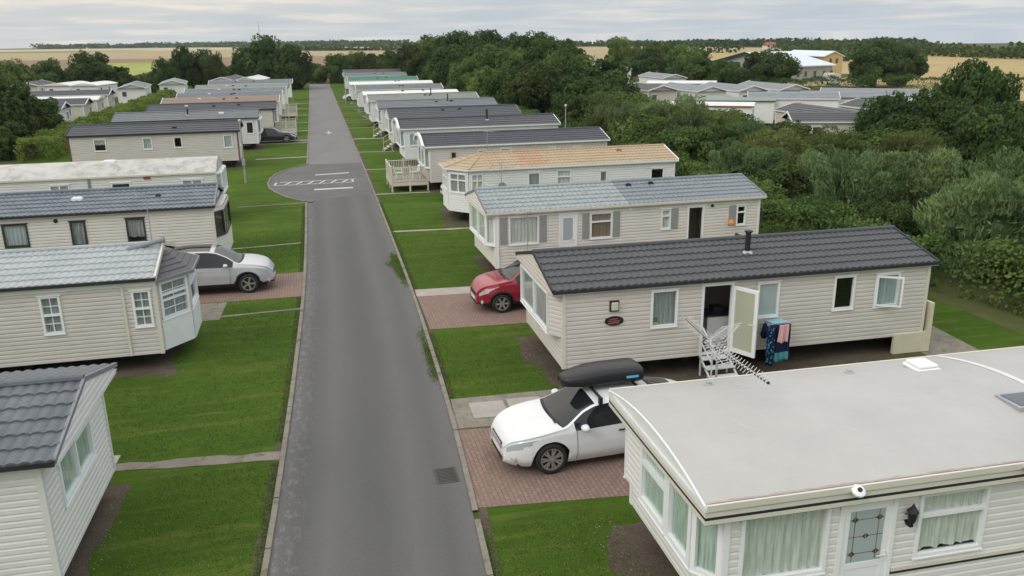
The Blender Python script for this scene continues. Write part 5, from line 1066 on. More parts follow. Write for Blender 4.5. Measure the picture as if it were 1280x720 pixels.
def aerial():
    # big television aerial on a pole at the far side of the flat roofed caravan
    r=empty('television_aerial',(7.1,13.25,0),0,'large metal television aerial with grid reflectors above the edge of the flat roof','aerial'); m=MB()
    m.tube((0,0,2.2),(0,0,3.6),.022,k=8); m.build('mast','galv',r)
    z=3.62; b0=AER
    m=MB(); k=MB()
    for (a,b_) in b0['booms']:
        m.bar(a,b_,.03,.03)
    e=m; cl=e
    for (a,b_) in b0['booms']:
        a=Vector(a); b_=Vector(b_); d=(b_-a); ln=d.length; d/=ln; s=d.cross(Vector((0,0,1))).normalized(); nn=int(ln/.085)
        for i in range(1,nn+1):
            p=a+d*(ln*i/nn); 
            for sx_ in (-1,1):
                for sz in (-1,1): e.tube(p,p+s*sx_*.075+Vector((0,0,sz*.075)),.006,k=5)
            e.mi=1; e.box(p.x-.02,p.y-.02,p.z-.02,p.x+.02,p.y+.02,p.z+.02); e.mi=0
    e.build('boom_with_elements',['steel_white','black'],r)
    g=MB(); c=Vector(b0['c'])
    for sz in (-1,1):
        for i in range(9):
            p=c+Vector((-.02*i*0,-.02*i,.0))+Vector((.03*i,0,sz*(.03+.042*i))); g.tube(p+Vector((-.24,.02,0)),p+Vector((.24,.14,0)),.007,k=5)
        for tt in (-.14,.14): g.tube(c+Vector((tt,-tt*.38,sz*.04)),c+Vector((tt+.24,tt*.25-.16,sz*.38)),.009,k=5)
    g.build('reflector','steel_white',r)
AER=dict(booms=[((-.12,.05,3.52),(0.0,1.35,3.52)),((-.14,-.1,3.5),(.02,-1.75,3.42))],c=(-.05,-.02,3.5))
aerial()
def aerial2(x,y,z0,z1,label,rz=0,ln=1.0,n=9):
    r=empty('television_aerial',(x,y,0),rz,label,'aerial'); m=MB(); m.tube((0,0,z0),(0,0,z1),.018,k=8); m.build('mast','galv',r); m=MB(); m.bar((-ln*.3,0,z1-.05),(ln*.7,0,z1-.05),.022); m.build('boom','galv',r)
    m=MB()
    for i in range(n): xx=-ln*.3+ln*i/(n-1); m.tube((xx,-.16+.006*i,z1-.05),(xx,.16-.006*i,z1-.05),.006,k=5)
    for zz in (-.1,.0,.1): m.tube((-ln*.32,-.2,z1-.05+zz),(-ln*.32,.2,z1-.05+zz),.006,k=5)
    m.build('elements','galv',r)
aerial2(-6.15,33.6,.5,3.55,'thin yagi aerial on a pole in front of the dark window caravan',R(20),1.1)
aerial2(7.75,29.75,.6,2.75,'small yagi aerial on a pole in front of the shuttered caravan',R(200),.7,7)
aerial2(9.2,40.4,1.4,3.1,'slender aerial beside the bay of the terracotta roofed caravan',R(30),.8,7)
aerial2(10.6,50.3,2.0,3.6,'slender aerial by the beige caravan with the deck',R(-20),.6,6)
# brown handrails and decking behind the beige caravan, in front of the shuttered one
def brown_rail():
    r=empty('handrail',(0,0,0),0,'dark brown timber rail along the deck of the shuttered caravan','railing'); s=MB(); y=29.0
    for x in (8.3,9.75,11.3,13.0,14.7): s.bar((x,y,.5),(x,y,1.42),.07)
    s.bar((8.3,y,1.36),(14.7,y,1.36),.06,.05); s.bar((8.3,y,1.0),(14.7,y,1.0),.04,.05); s.build('rail_posts','rail_brown',r)
    s=MB(); s.box(8.2,28.9,.42,16.6,29.95,.5); s.build('deck_boards','rail_brown',r)
    s=MB(); s.bar((16.0,28.95,.5),(16.0,28.95,1.55),.08); s.bar((16.0,28.95,1.5),(17.2,28.5,1.15),.06); s.bar((17.2,28.5,.3),(17.2,28.5,1.25),.08); s.build('step_rail','rail_brown',r)
    s=MB(); s.box(8.5,28.7,.0,8.95,29.1,1.15); s.box(8.45,28.65,.6,9.0,29.15,.66) ; o=s.build('garden_chair','rail_brown'); 
    bpy.data.objects.remove(o)
brown_rail()
def fold_chair(x,y,z,mat,label,rz=0,name='garden_chair'):
    r=empty(name,(x,y,z),rz,label,'chair'); s=MB(); s.box(-.24,-.22,.42,.24,.22,.45); s.build('seat',mat,r,bevel=.01)
    s=MB(); pr=None
    for i in range(9):
        a=-1.1+2.2*i/8; p=(.24*math.sin(a)*1.05,.22+.05*math.cos(a),0)
        if pr: s.q((pr[0],pr[1],.45),(p[0],p[1],.45),(p[0]*1.05,p[1]+.06,.88-.08*abs(a)),(pr[0]*1.05,pr[1]+.06,.88-.08*abs(a-.275)))
        pr=p
    o=s.build('backrest',mat,r); md=o.modifiers.new('t','SOLIDIFY'); md.thickness=.025
    for sx_ in (-1,1):
        for sy in (-1,1): q=MB(); q.bar((sx_*.2,sy*.18,.43),(sx_*.26,sy*.25,0),.04); q.build('leg',mat,r)
        q=MB(); q.bar((sx_*.27,-.2,.64),(sx_*.27,.26,.66),.05,.03); q.bar((sx_*.27,-.2,.64),(sx_*.25,-.2,.44),.04,.03); q.build('armrest',mat,r)
fold_chair(8.55,29.35,.5,'rail_brown','dark red folding chair on the brown deck of the shuttered caravan',R(160))
s=MB(); s.lathe((0,0,0),(0,0,1),[(0,.0),(.02,.11),(.1,.13),(.18,.09),(.24,.0)],10); o=s.build('hanging_basket','orange',loc=(16.25,29.88,1.66)); tag(o,'small orange hanging basket on the wall by the end shutter','basket')
# deck with white chairs
def deck(label,x0,x1,y0,y1,z,mat='deck_cream',chairs=False):
    r=empty('deck',(x0,y0,0),0,label,'deck'); W2=x1-x0; D2=y1-y0; s=MB()
    for i in range(int(D2/.14)): s.box(0,i*.14,z-.03,W2,i*.14+.128,z)
    s.build('deck_boards','deck_floor',r); s=MB(); s.box(-.04,-.04,z-.18,W2+.04,-.001,z+.01); s.box(-.04,0,z-.18,-.001,D2,z+.01); s.box(-.04,D2,z-.18,W2+.04,D2+.04,z+.01); s.build('edge_board',mat,r)
    P=[(0,0),(W2/2,0),(W2,0),(0,D2/2),(0,D2),(W2/2,D2),(W2,D2)]
    for p in P: q=MB(); q.bar((*p,0),(*p,z+1.02),.09); q.box(p[0]-.06,p[1]-.06,z+1.02,p[0]+.06,p[1]+.06,z+1.06); q.build('post',mat,r)
    s=MB()
    for a,b_ in (((0,0),(W2,0)),((0,0),(0,D2)),((0,D2),(W2,D2))):
        s.bar((*a,z+.95),(*b_,z+.95),.07,.05); s.bar((*a,z+.12),(*b_,z+.12),.05,.05)
    s.build('rail',mat,r)
    s=MB(); n=int(W2/.11)
    for i in range(1,n): x=W2*i/n; s.bar((x,0,z+.12),(x,0,z+.95),.035,.02); s.bar((x,D2,z+.12),(x,D2,z+.95),.035,.02)
    n=int(D2/.11)
    for i in range(1,n): y=D2*i/n; s.bar((0,y,z+.12),(0,y,z+.95),.02,.035)
    s.build('balusters',mat,r); return r
deck('cream railed timber deck with two white chairs, in front of the beige caravan',4.75,6.95,51.0,54.2,.55)
fold_chair(5.35,52.4,.55,'plastic_white','white plastic garden chair at the left side of the deck',R(90)); fold_chair(6.35,52.6,.55,'plastic_white','white plastic garden chair nearer the caravan on the deck',R(-80))
deck('cream railed deck with upright balusters on the left row',-3.0,-1.1,85.6,88.6,.5); deck('cream solid looking deck further up the left row',-3.0,-1.1,104.8,108.2,.55)
steps('timber_steps','cream timber steps and rail in the right row beyond the caravan with the flue',6.9,72.0,w=.9,n=3,mat='deck_cream',rz=R(-90))
steps('timber_steps','cream timber steps in front of the sixth roof of the right row',6.9,82.4,w=.9,n=3,mat='deck_cream',rz=R(-90))
# lamp posts
def lamp(label,x,y,h,lean=0):
    r=empty('street_lamp',(x,y,0),0,label,'street lamp','street lamps along the road'); s=MB(); s.tube((0,0,0),(0,0,.9),.075,.075,k=10); s.tube((0,0,.9),(lean,0,h-.08),.045,.035,k=10); s.build('post','galv',r); s=MB(); s.lathe((lean,0,h-.1),(0,0,1),[(0,.05),(.03,.09),(.10,.10),(.15,.07),(.18,0)],14); s.build('lamp_head','lamp_glass',r); s=MB(); s.box(-.10,-.12,1.2,.10,-.03,1.6); s.build('meter_box','galv',r)
lamp('galvanised lamp post on the grass beside the beige caravan on the left',-4.25,57.4,4.1); lamp('thin lamp post far up the right verge near the white car',5.8,128,4.4); lamp('thin lamp post standing in the trees behind the right row',18.6,60,4.2)
# ------------------------------------------------------------------ vegetation
def leaf_mesh(name,seed,mat,nclump=70,per=190,ls=.035,shape='round',core=True,elong=1.6,clr=.24):
    rng=np.random.default_rng(seed); cs=[]; 
    while len(cs)<nclump:
        p=rng.uniform(-1,1,3); r=np.linalg.norm(p)
        if r<.30 or r>1: continue
        p[2]=p[2]*.5+.5
        if shape=='round':
            k=(p[0]**2+p[1]**2)/(1-.35*abs(p[2]-.5)*2)**2
            if k>.72: continue
        elif shape=='low':
            if p[0]**2+p[1]**2>.85*(1-.65*p[2]): continue
        cs.append(p)
    V=[];T=[]
    for c in cs:
        cr=clr*rng.uniform(.38,1.25); n=int(per*rng.uniform(.7,1.2)); d=rng.normal(size=(n,3)); d/=np.linalg.norm(d,axis=1)[:,None]; rad=cr*rng.uniform(.35,1,n)**.4
        q=c+d*rad[:,None]*np.array([1,1,.72])
        out=np.array([c[0],c[1],c[2]-.35]); out/=np.linalg.norm(out)+1e-6
        nr=d*.6+out*.5+rng.normal(size=(n,3))*.55; nr/=np.linalg.norm(nr,axis=1)[:,None]
        if shape in('round','low'): ax=np.cross(nr,rng.normal(size=(n,3)))
        ax/=np.linalg.norm(ax,axis=1)[:,None]
        if elong>2: # sprays pointing up and out
            up=np.array([out[0]*.7,out[1]*.7,1.0])+rng.normal(size=(n,3))*.55; up/=np.linalg.norm(up,axis=1)[:,None]; ax=up; nr=np.cross(ax,rng.normal(size=(n,3))); nr/=np.linalg.norm(nr,axis=1)[:,None]
        bx=np.cross(nr,ax); s=ls*rng.uniform(.6,1.3,n)
        a=ax*(s*elong)[:,None]; b_=bx*s[:,None]*(1 if elong<2 else .55)
        V.append(np.stack([q-a,q+b_*.9,q+a,q-b_*.9],1).reshape(-1,3)); tn=np.clip(rng.normal(rng.uniform(.05,.95),.16,n),0,1); T.append(np.repeat(tn,4))
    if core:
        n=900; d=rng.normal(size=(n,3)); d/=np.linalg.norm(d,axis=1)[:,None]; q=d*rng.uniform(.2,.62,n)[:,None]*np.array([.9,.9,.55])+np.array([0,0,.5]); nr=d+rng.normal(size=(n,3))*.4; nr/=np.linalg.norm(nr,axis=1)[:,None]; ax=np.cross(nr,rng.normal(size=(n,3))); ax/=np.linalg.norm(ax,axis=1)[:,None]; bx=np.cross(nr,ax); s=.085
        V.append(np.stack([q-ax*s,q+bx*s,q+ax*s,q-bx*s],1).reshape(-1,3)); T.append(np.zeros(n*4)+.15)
    V=np.concatenate(V); T=np.concatenate(T); me=bpy.data.meshes.new(name); N=len(V)
    me.vertices.add(N); me.vertices.foreach_set('co',V.astype(np.float32).ravel()); me.loops.add(N); me.loops.foreach_set('vertex_index',np.arange(N,dtype=np.int32)); me.polygons.add(N//4); me.polygons.foreach_set('loop_start',np.arange(0,N,4,dtype=np.int32)); me.polygons.foreach_set('loop_total',np.full(N//4,4,dtype=np.int32))
    at=me.attributes.new('tone','FLOAT','POINT'); at.data.foreach_set('value',T.astype(np.float32)); me.materials.append(MT[mat]); me.update(); me.validate(); return me
CR={}
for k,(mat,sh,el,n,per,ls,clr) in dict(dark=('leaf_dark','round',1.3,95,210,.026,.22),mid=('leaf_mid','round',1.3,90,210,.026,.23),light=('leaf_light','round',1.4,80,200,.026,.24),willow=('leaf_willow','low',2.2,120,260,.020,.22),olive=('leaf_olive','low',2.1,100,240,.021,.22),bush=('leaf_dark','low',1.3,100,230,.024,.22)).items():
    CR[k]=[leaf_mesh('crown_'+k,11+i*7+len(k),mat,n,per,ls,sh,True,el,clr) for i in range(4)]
def trunk_mesh(seed):
    rng=random.Random(seed); m=MB(); m.tube((0,0,0),(rng.uniform(-.03,.03),0,.45),.045,.03,k=8); m.tube((0,0,.40),(0,0,.8),.03,.01,k=6)
    for i in range(7): a=i*2.4+rng.random(); m.tube((0,0,.28+.05*i),(math.cos(a)*.55,math.sin(a)*.55,.5+.06*i),.018,.005,k=5,cap=False)
    me=bpy.data.meshes.new('trunk'); me.from_pydata(m.v,[],m.f); me.materials.append(MT['bark']); return me
TR=[trunk_mesh(i) for i in range(3)]
_tc=[0]
def tree(kind,u,v,h,rad,label,group=None,cat='tree',base=0.12,name=None):
    i=_tc[0]; _tc[0]+=1; rng=random.Random(i*13+5); h*=.96 if kind in('dark','mid','light') else .80; rad*=.9
    r=empty(name or {'dark':'broadleaf_tree','mid':'broadleaf_tree','light':'broadleaf_tree','willow':'willow_tree','olive':'shrub','bush':'shrub'}[kind],(u,v,0),rng.uniform(0,6.28),label,cat,group)
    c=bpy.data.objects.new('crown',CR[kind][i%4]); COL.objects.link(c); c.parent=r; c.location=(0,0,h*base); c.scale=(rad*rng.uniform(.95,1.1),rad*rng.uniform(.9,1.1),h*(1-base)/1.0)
    t=bpy.data.objects.new('trunk',TR[i%3]); COL.objects.link(t); t.parent=r; t.scale=(rad*.9,rad*.9,h); return r
BG='trees of the dense belt behind the right row'
T=[ # u,v(depth),h,rad,kind
(18.7,185,6.6,5,'dark'),(23.2,180,8.2,6,'dark'),(26.9,175,9.6,6.5,'mid'),(31,170,10.3,7,'dark'),(34.8,165,10.2,6.5,'dark'),(38.3,160,9.8,6,'dark'),(42.2,160,9.6,6,'dark'),(44.8,155,9.1,6,'dark'),(48.5,160,8.3,5,'mid'),(53,167,7.0,4.2,'dark'),
(21.2,150,7.7,5,'dark'),(24,140,8.0,5.5,'dark'),(27.2,130,7.9,5.5,'dark'),(29.8,120,7.6,5.5,'mid'),(31,110,8.3,5.5,'dark'),(31.5,105,7.4,4.5,'dark'),(30.5,98,6.8,4.4,'dark'),(33.5,113,7.8,5,'dark'),(36,135,8.8,6,'dark'),(39.5,141,8.4,5.5,'dark'),(30,150,8.6,6,'dark'),(41.5,134,7.0,5,'mid'),
(22.5,107,5.4,3.5,'light'),(23.5,96,5.5,4,'dark'),(24.8,90,6.4,4.5,'dark'),(26.3,80,5.5,4,'dark'),(31,88,6.8,5,'dark'),(22.5,120,6.2,4,'mid'),(23,133,6.6,4,'dark')]
LB={0:'dark tree at the left end of the tall belt, beyond the last roofs',2:'leafy green tree rising above the left shoulder of the tall belt',3:'tallest dark tree at the crest of the belt behind the right row',9:'dark tree at the right end of the belt before the gap to the fields',22:'small pale green tree at the foot of the belt beside the far roofs',26:'broad dark tree at the near right side of the belt'}
for i,(u,v,h,r_,k) in enumerate(T): 
    od=['first','second','third','fourth','fifth','sixth','seventh','eighth','ninth','tenth','eleventh','twelfth','thirteenth']
    lb=LB.get(i) or ('crown on the skyline of the tall belt, %s from its left end'%od[i] if i<10 else 'dark tree in the middle depth of the tall belt, %s from the far end'%od[i-10] if i<22 else 'lower tree at the near foot of the tall belt, %s in turn'%od[i-22])
    tree(k,u,v,h,r_,lb,BG)
WG='willows and shrubs behind the near caravans'
Wl=[(27.5,75,5.4,4,'olive'),(29.3,74,5.8,4,'mid'),(30.5,68,5.6,4,'willow'),(22.6,61,5.0,3.2,'willow'),(22.8,55,4.9,3.3,'mid'),(25,55,5.2,3.5,'willow'),(29.5,60,5.0,4,'olive'),(31.5,58,3.9,3.6,'willow'),(30.0,50,4.0,3.4,'olive'),(34.5,55,4.1,3,'mid'),(33,48,4.2,3.3,'olive'),(34.5,43,3.8,3.2,'olive'),(24.0,43,3.9,3.2,'willow'),(28,34,4.3,3.6,'willow'),(29.5,29.5,4.7,3.8,'willow'),(30,25.5,4.7,3.6,'willow'),(27,38,3.9,3.6,'willow'),(25.2,26.5,4.4,3.2,'willow'),(24.2,33,4.4,3,'willow'),(23,48.5,4.4,3.2,'mid'),(25.5,21.5,4.4,3.2,'willow'),(30,20,4.9,3.6,'willow'),(23.6,38.2,3.2,2.6,'bush'),(22.7,29.3,3.0,2.3,'bush'),(27.3,45.5,4.1,3.2,'olive'),(22.8,68.5,5.0,3.0,'bush'),(27.0,65,5.2,3.6,'willow'),(34,65,4.2,3.4,'mid'),(24.6,17.2,4.2,3.2,'bush'),(38,49,3.9,3.6,'mid')]
WN=['olive tinted shrub behind the terracotta roof','round green tree left of the second park','tall willow between the belt and the white gables','grey green willow behind the roof with the flue','green bush behind the slate roofed beige caravan','grey green willow with feathery top beyond the terracotta roof','olive brown shrub below the flat white roof with red edge','low willow hiding the front of the second park','brownish shrub in front of the pale half hidden caravan','small green tree between the white caravans','olive shrub beside the cream gable','olive shrub in front of the cream gable','willow just behind the shuttered caravan','wide silvery willow right of the shuttered caravan','big silvery willow at the right edge, second from the front','silvery willow low at the right edge of the view','silvery willow behind the right end of the shuttered caravan','dark bush behind the back end of the beige caravan','green bush between two willows at the caravan backs','green bush behind the terracotta roof end','dark bush over the small lawn at the right','tall willow cut by the right edge of the view','low dark bush at the back of the shuttered caravan','lowest dark bush beside the beige caravan roof end','olive shrub in the middle of the thicket','dark bush behind the white caravan with the flue','feathery willow in the middle of the thicket','green tree before the long sage roof','dark bush at the right beyond the small lawn','green bush right of the cream gable']
for (u,v,h,r_,k),lb in zip(Wl,WN): tree(k,u,v,h*(.80 if k=='mid' else 1)*(.86 if v>44 and u>26 else 1),r_,lb,WG,cat='shrub' if h<4.6 else 'tree',base=.02)
# dark group at the right
for (u,v,h,r_,k,lb) in [(45.1,50,7.0,3.4,'dark','tall uneven dark tree standing above the thicket at the right'),(42.9,50,5.8,4,'bush','dark tree left of the tall uneven one'),(41.5,53,4.9,3.5,'dark','low dark tree beside the second park'),(45.5,45,5.4,4.2,'bush','dark tree at the right edge below the wheat field'),(39.5,41,5.0,3.6,'dark','dark tree in front of the tall uneven one'),(36.5,35,4.9,3.6,'bush','dark green tree above the silvery willows'),(43,39,5.2,4,'bush','leafy bush against the right edge of the view'),(47.5,55,5.4,3.5,'mid','green tree behind the tall uneven one'),
 (96.6,130,7.6,6,'dark','big round dark tree before the wheat field, left of its twin'),(102.5,131,6.6,5.5,'dark','big round dark tree before the wheat field, right of its twin'),(77.6,133,6.4,6,'dark','broad dark tree in front of the pale metal roof'),(70.5,134,4.9,5,'mid','green tree left of the metal roofed shed'),(66,140,5.5,5,'mid','green tree beside the gable of the shed'),
 (75.8,200,8.4,5,'light','tall light green tree at the far left of the second park'),(77,190,7,5,'mid','green tree beside the tall light green one'),(83,190,7.4,5,'mid','leafy tree left of the tan field'),(83.5,180,6.8,5,'light','light green tree above the white gables'),(72,175,5.6,4,'dark','dark tree behind the white gables'),(88,182,6,5,'mid','green tree at the edge of the tan field')]: tree(k,u,v,h,r_,lb,'trees around the second park',base=.05)
# left side trees
for (u,v,h,r_,k,lb) in [(-27.6,84,7.0,5.6,'dark','big dark tree at the left edge before the hedged caravans'),(-25.6,90.5,4.2,3,'dark','lower dark tree beside the big one at the left edge'),(-29.5,78,5.6,4,'bush','dark bush below the big tree at the left edge'),(-24.2,76,3.0,2.6,'mid','green bush behind the long grey roof at the left'),(-48,160,6.4,5,'mid','rounded green tree at the far left, before the ploughed field'),(-43,164,6.2,5,'mid','wide green tree right of the far left one'),(-53,156,6.6,5,'dark','dark tree at the extreme far left'),(-37.5,170,7.6,4.8,'dark','large dark tree standing alone before the ploughed field'),(-33.0,168,5.0,3.6,'dark','low dark tree at the foot of the lone large one'),(-20.8,166,8.1,3.6,'dark','tall dark tree left of the hedge end'),(-17.2,168,7.4,3.6,'dark','dark tree touching the tall one by the hedge end'),(-23.2,160,6.4,3.4,'dark','dark tree low by the hedge end'),(-7.2,174,9.5,6.2,'dark','biggest dark tree at the head of the left row'),(-2.2,171,8.2,5.2,'dark','dark tree overlapping the biggest one by the road end'),(-10.8,178,7.4,4.2,'dark','dark tree left of the biggest one'),(7.6,192,6.2,4.5,'mid','round green tree closing the end of the road'),(11.5,196,6.4,4.2,'mid','green tree right of the road end'),(14.5,192,6.0,4,'dark','dark green tree between the road end and the belt'),(3.0,193,4.2,3.2,'mid','small green bush at the left of the road end')]: tree(k,u,v,h,r_,lb,'trees on the far left and at the road end',base=.03)
# lower greenery along the far edge: one shrub row each, countable bushes
rng=random.Random(4)
for i in range(12): tree('mid',-32+i*2.6,176+rng.uniform(-4,6),rng.uniform(3.2,4.6),2.8,'low green bush in the scrub beyond the left caravans, number %s from the left'%['one','two','three','four','five','six','seven','eight','nine','ten','eleven','twelve'][i],'boundary scrub',cat='shrub',base=0)
def hedge(label,pts,w,h,seed,mat='leaf_hedge',dens=420):
    rng=np.random.default_rng(seed); V=[];T_=[]
    for (x0,y0),(x1,y1) in zip(pts[:-1],pts[1:]):
        ln=math.hypot(x1-x0,y1-y0); n=int(ln*dens*1.9); t=rng.random(n); d=np.array([x1-x0,y1-y0])/ln; nn=np.array([-d[1],d[0]]); a=rng.uniform(-1,1,n); z=rng.random(n)
        hv=h*(1+.12*np.sin(t*ln*.9+seed)+.07*np.sin(t*ln*2.3)); face=rng.random(n)<.5
        a=np.where(face,np.sign(a)*(1-.2*rng.random(n)**2),a); z=np.where(face,z,1-.15*rng.random(n)**2); a*=(1-.25*np.maximum(0,z-.7)/.3)
        q=np.stack([x0+d[0]*ln*t+nn[0]*a*w/2,y0+d[1]*ln*t+nn[1]*a*w/2,z*hv],1)+rng.normal(size=(n,3))*.07
        nr=rng.normal(size=(n,3)); nr/=np.linalg.norm(nr,axis=1)[:,None]; ax=np.cross(nr,rng.normal(size=(n,3))); ax/=np.linalg.norm(ax,axis=1)[:,None]; bx=np.cross(nr,ax); s=.085*rng.uniform(.6,1.3,n)
        V.append(np.stack([q-ax*s[:,None],q+bx*s[:,None]*.7,q+ax*s[:,None],q-bx*s[:,None]*.7],1).reshape(-1,3)); tn=np.clip(.5+.35*np.sin(t*ln*.7+a*2)+rng.normal(size=n)*.2,0,1); T_.append(np.repeat(tn,4))
    V=np.concatenate(V);T_=np.concatenate(T_); N=len(V); me=bpy.data.meshes.new('hedge'); me.vertices.add(N); me.vertices.foreach_set('co',V.astype(np.float32).ravel()); me.loops.add(N); me.loops.foreach_set('vertex_index',np.arange(N,dtype=np.int32)); me.polygons.add(N//4); me.polygons.foreach_set('loop_start',np.arange(0,N,4,dtype=np.int32)); me.polygons.foreach_set('loop_total',np.full(N//4,4,dtype=np.int32)); at=me.attributes.new('tone','FLOAT','POINT'); at.data.foreach_set('value',T_.astype(np.float32)); me.materials.append(MT[mat]); me.update()
    o=bpy.data.objects.new('hedge',me); COL.objects.link(o); tag(o,label,'hedge'); return o
hedge('long bright green hedge running away behind the left row',[(-21.2,73),(-21.4,92),(-21.2,112),(-20.8,142),(-20.2,160)],2.4,1.65,2,dens=330)
hedge('low scrub hedge across the far end of the park',[(-60,188),(-20,186),(0,197),(25,200)],3,3.0,5,'leaf_mid',150)
hedge('dark hedge in front of the shed',[(66,118),(82,122),(96,121),(112,112)],2.5,2.2,8,'leaf_dark',200)
hedge('dense undergrowth at the foot of the thicket on the right',[(20.6,24),(20.8,40),(21,60),(21,90),(21,120),(20.5,165)],2.4,1.9,9,'leaf_mid',300)
hedge('undergrowth beside the small lawn at the right',[(24.5,14),(23.0,24)],2.0,2.0,10,'leaf_mid',420)
# distant woods and hedgerows
def wood(label,pts,h,dep,seed,dens=1.0,name='distant_wood',s0=1.0,mat='leaf_dark'):
    rng=np.random.default_rng(seed); V=[];T_=[]
    for (x0,y0),(x1,y1) in zip(pts[:-1],pts[1:]):
        ln=math.hypot(x1-x0,y1-y0); n=int(ln*dens*9); t=rng.random(n); d=np.array([x1-x0,y1-y0])/ln; nn=np.array([-d[1],d[0]])
        X=t*ln; hv=h*(.72+.16*np.sin(X/17+seed)+.12*np.sin(X/7.3+seed*2)+.10*np.sin(X/3.1)); q=np.stack([x0+d[0]*X+nn[0]*rng.uniform(-1,1,n)*dep,y0+d[1]*X+nn[1]*rng.uniform(-1,1,n)*dep,rng.random(n)**.75*hv],1)
        nr=rng.normal(size=(n,3)); nr/=np.linalg.norm(nr,axis=1)[:,None]; ax=np.cross(nr,rng.normal(size=(n,3))); ax/=np.linalg.norm(ax,axis=1)[:,None]; bx=np.cross(nr,ax); s=s0*rng.uniform(.6,1.3,n)
        V.append(np.stack([q-ax*s[:,None],q+bx*s[:,None]*.8,q+ax*s[:,None],q-bx*s[:,None]*.8],1).reshape(-1,3)); T_.append(np.repeat(rng.random(n),4))
    V=np.concatenate(V);T_=np.concatenate(T_); N=len(V); me=bpy.data.meshes.new(name); me.vertices.add(N); me.vertices.foreach_set('co',V.astype(np.float32).ravel()); me.loops.add(N); me.loops.foreach_set('vertex_index',np.arange(N,dtype=np.int32)); me.polygons.add(N//4); me.polygons.foreach_set('loop_start',np.arange(0,N,4,dtype=np.int32)); me.polygons.foreach_set('loop_total',np.full(N//4,4,dtype=np.int32)); at=me.attributes.new('tone','FLOAT','POINT'); at.data.foreach_set('value',T_.astype(np.float32)); me.materials.append(MT[mat]); me.update()
    o=bpy.data.objects.new(name,me); COL.objects.link(o); tag(o,label,'wood',kind='stuff'); return o
def pol(az,r): a=R(az); return (r*math.sin(a),r*math.cos(a))
# azimuth from +Y; the left picture edge is at -18 deg, the right edge at +45
wood('far dark line of woodland on the left skyline',[pol(-15,1900),pol(-8,1750),pol(-3,1500),pol(2,1300),pol(7,1150)],9,30,1,.8,s0=2.6)
wood('hedgerow trees across the middle distance',[pol(-4,900),pol(1,820),pol(6,760)],4,6,2,.8,s0=1.3)
wood('far woodland beyond the belt',[pol(17,900),pol(22,850),pol(27,800),pol(33,700),pol(38,620)],6.5,20,3,1.2,s0=1.6)
wood('dark woodland beyond the wheat field',[pol(31,520),pol(36,450),pol(41,385),pol(45,345),pol(50,330)],5.6,10,4,2.0,s0=.9)
wood('trees in front of the far woodland',[pol(22,520),pol(25,500),pol(28,480)],6.5,6,6,1.0,s0=1.0)
wood('hedge line behind the golden fields',[pol(33.5,330),pol(37,300)],4,4,7,1.2,s0=.8)
# far houses with red roofs
for i,(az,d,lb) in enumerate([(23.4,520,'tiny red roofed house on the skyline, left of the other'),(30.2,560,'tiny red roofed house on the skyline above the shed')]):
    x,y=pol(az,d); r=empty('farmhouse',(x,y,0),R(20),lb,'house'); r.scale=(.55,.55,.75); m=MB(); m.box(-8,-4,0,8,4,3.6); m.build('wall','far_cream',r); m=MB(); m.q((-8.4,-4.4,3.5),(8.4,-4.4,3.5),(8.4,0,6.3),(-8.4,0,6.3)); m.q((-8.4,4.4,3.5),(8.4,4.4,3.5),(8.4,0,6.3),(-8.4,0,6.3)); m.q((-8.2,-4.2,3.5),(-8.2,4.2,3.5),(-8.2,0,6.2)); m.q((8.2,-4.2,3.5),(8.2,4.2,3.5),(8.2,0,6.2)); m.build('roof','red_roof',r); m=MB(); m.box(-.6,-.6,5.6,.6,.6,7.4); m.build('chimney','red_roof',r)
# a distant mast
x,y=pol(-2.5,1450); r=empty('radio_mast',(x,y,0),0,'faint pale mast on the left skyline','mast'); m=MB(); m.tube((0,0,0),(0,0,40),1.2,.4,k=6); m.build('mast_pole','galv',r)
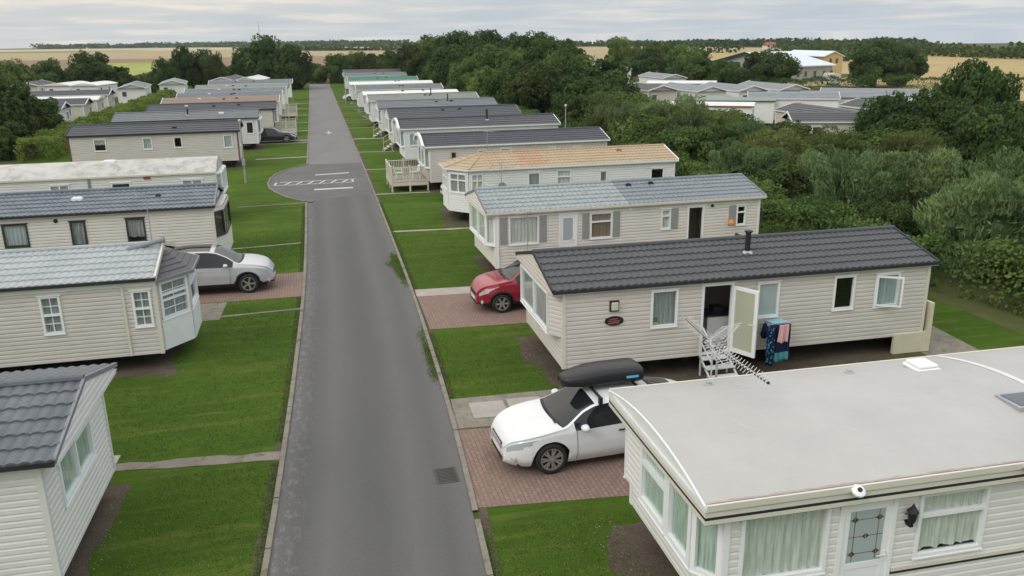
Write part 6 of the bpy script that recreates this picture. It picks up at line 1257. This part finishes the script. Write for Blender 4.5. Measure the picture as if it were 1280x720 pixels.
# grass: short tufts on the near lawns
def is_lawn(u,v):
    m=np.ones(len(u),bool)
    L_=np.interp(v,[a for a,_ in RL],[b for _,b in RL])-.16; R_=np.interp(v,[a for a,_ in RR],[b for _,b in RR])+.16
    m&=(u<L_)|(u>R_)
    for x0,x1,y0,y1 in ((2.5,9.5,13.7,19.8),(3.2,9.6,24.9,29.9),(-9.2,-.5,30.1,33.7),(5.2,18,8.4,13.9),(5.4,18,18.9,24.1),(5.9,18,29.2,34.3),(-16,-3.9,12.4,17.4),(-16,-3.5,23.2,28.3),(-16,-3.3,33.8,38.8),(-5.4,-1,17.4,18.4),(-3.8,-.4,28.5,28.85),(-5.2,-3.3,28,30.3)):
        m&=~((u>x0)&(u<x1)&(v>y0)&(v<y1))
    return m
def grass():
    rng=np.random.default_rng(3); n=230000; v=8+34*rng.random(n)**1.3; u=-8+18*rng.random(n); k=is_lawn(u,v); u=u[k]; v=v[k]; n=len(u)
    # longer, denser grass against kerbs and edgings
    e=30000; v2=8+40*rng.random(e); sd=rng.random(e)<.5; L_=np.interp(v2,[a for a,_ in RL],[b for _,b in RL])-.12; R_=np.interp(v2,[a for a,_ in RR],[b for _,b in RR])+.12
    off=.16*rng.random(e)**1.6; u2=np.where(sd,L_-off,R_+off); k=is_lawn(u2+np.where(sd,-.06,.06),v2); u=np.concatenate([u,u2[k]]); v=np.concatenate([v,v2[k]]); N=len(u)
    # weeds on the tarmac by the right kerb and moss at the left
    cv=np.concatenate([rng.normal(33.2,1.3,36),rng.normal(22.8,1.0,18)]); co_=np.concatenate([np.abs(rng.normal(0,.20,36)),np.abs(rng.normal(0,.06,18))]); v3=np.repeat(cv,170)+rng.normal(0,.30,54*170); u3=np.interp(v3,[a for a,_ in RR],[b for _,b in RR])-.02-np.abs(np.repeat(co_,170)+rng.normal(0,.07,54*170)); u=np.concatenate([u,u3]); v=np.concatenate([v,v3]); N=len(u)
    h=rng.uniform(.015,.045,N); h[n:]*=1.5; a=rng.uniform(0,6.28,N); w=rng.uniform(.006,.014,N); dx=np.cos(a)*w; dy=np.sin(a)*w; lx=rng.normal(0,.02,N); ly=rng.normal(0,.02,N)
    V=np.stack([np.stack([u-dx,v-dy,np.zeros(N)],1),np.stack([u+dx,v+dy,np.zeros(N)],1),np.stack([u+lx,v+ly,h],1)],1).reshape(-1,3)
    me=bpy.data.meshes.new('grass'); M=len(V); me.vertices.add(M); me.vertices.foreach_set('co',V.astype(np.float32).ravel()); me.loops.add(M); me.loops.foreach_set('vertex_index',np.arange(M,dtype=np.int32)); me.polygons.add(M//3); me.polygons.foreach_set('loop_start',np.arange(0,M,3,dtype=np.int32)); me.polygons.foreach_set('loop_total',np.full(M//3,3,dtype=np.int32)); me.materials.append(MT['grass_blade']); me.update()
    o=bpy.data.objects.new('grass',me); COL.objects.link(o); tag(o,'short mown grass blades on the near lawns','grass',kind='stuff')
grass()
# weeds creeping onto the road by the right kerb
def stones():
    rng=random.Random(9); m=MB()
    for (x0,x1,y0,y1,n) in ((5.55,6.1,19.2,23.9,160),(5.6,17,19.05,19.6,150),(4.6,5.2,9.5,13.6,150),(-4.5,-3.7,23.4,27.6,120),(-4.5,-4.1,12.9,17,90),(6.1,6.6,29.6,33.9,90),(6.2,6.8,40.4,44.4,80)):
        for i in range(n):
            x=rng.uniform(x0,x1); y=rng.uniform(y0,y1); r=rng.uniform(.008,.024); h=r*rng.uniform(.5,.9); P=[(x+r*math.cos(a+rng.uniform(-.4,.4))*rng.uniform(.7,1.1),y+r*math.sin(a)*rng.uniform(.7,1.1)) for a in (0,1.26,2.5,3.77,5.0)]
            n0=len(m.v); m.v+=[(px,py,.004) for px,py in P]+[(x,y,h)]
            for k in range(5): m.f.append((n0+k,n0+(k+1)%5,n0+5)); m.m.append(0)
    o=m.build('gravel','concrete'); o['kind']='stuff'; o['label']='loose stones on the bare earth round the caravans'
stones()
def planter(x,y,z,label,mat,red):
    r=empty('plant_pot',(x,y,0),0,label,'plant pot'); m=MB(); m.lathe((0,0,z-.3),(0,0,1),[(0,.0),(0,.10),(.22,.14),(.24,.15),(.24,.13),(.2,.12)],14); m.build('pot','pot_grey',r); m=MB(); rng=random.Random(2)
    for i in range(120):
        a=rng.uniform(0,6.28); e=rng.uniform(-.1,1.5); rr=.17*rng.uniform(.6,1); p=Vector((rr*math.cos(a)*math.cos(e),rr*math.sin(a)*math.cos(e),z-.02+rr*math.sin(e))); q=.025; d=Vector((rng.gauss(0,1),rng.gauss(0,1),rng.gauss(0,1))).normalized(); u=d.orthogonal().normalized(); w=d.cross(u); m.q(p-u*q,p+w*q,p+u*q,p-w*q)
    m.build('blooms' if red else 'leaves',mat,r)
planter(9.95,8.72,.62,'pot of dark red flowers under the wall of the flat roofed caravan','bush_red',True); planter(9.3,8.75,.6,'grey green plant in a pot left of the red flowers','pot_grey',False)
hb=MB(); hb.box(-5000,-60,-75,5000,4200,75)
hz=hb.build('haze','haze_air'); hz['kind']='stuff'; hz['label']='thin pale haze in the air over the fields'
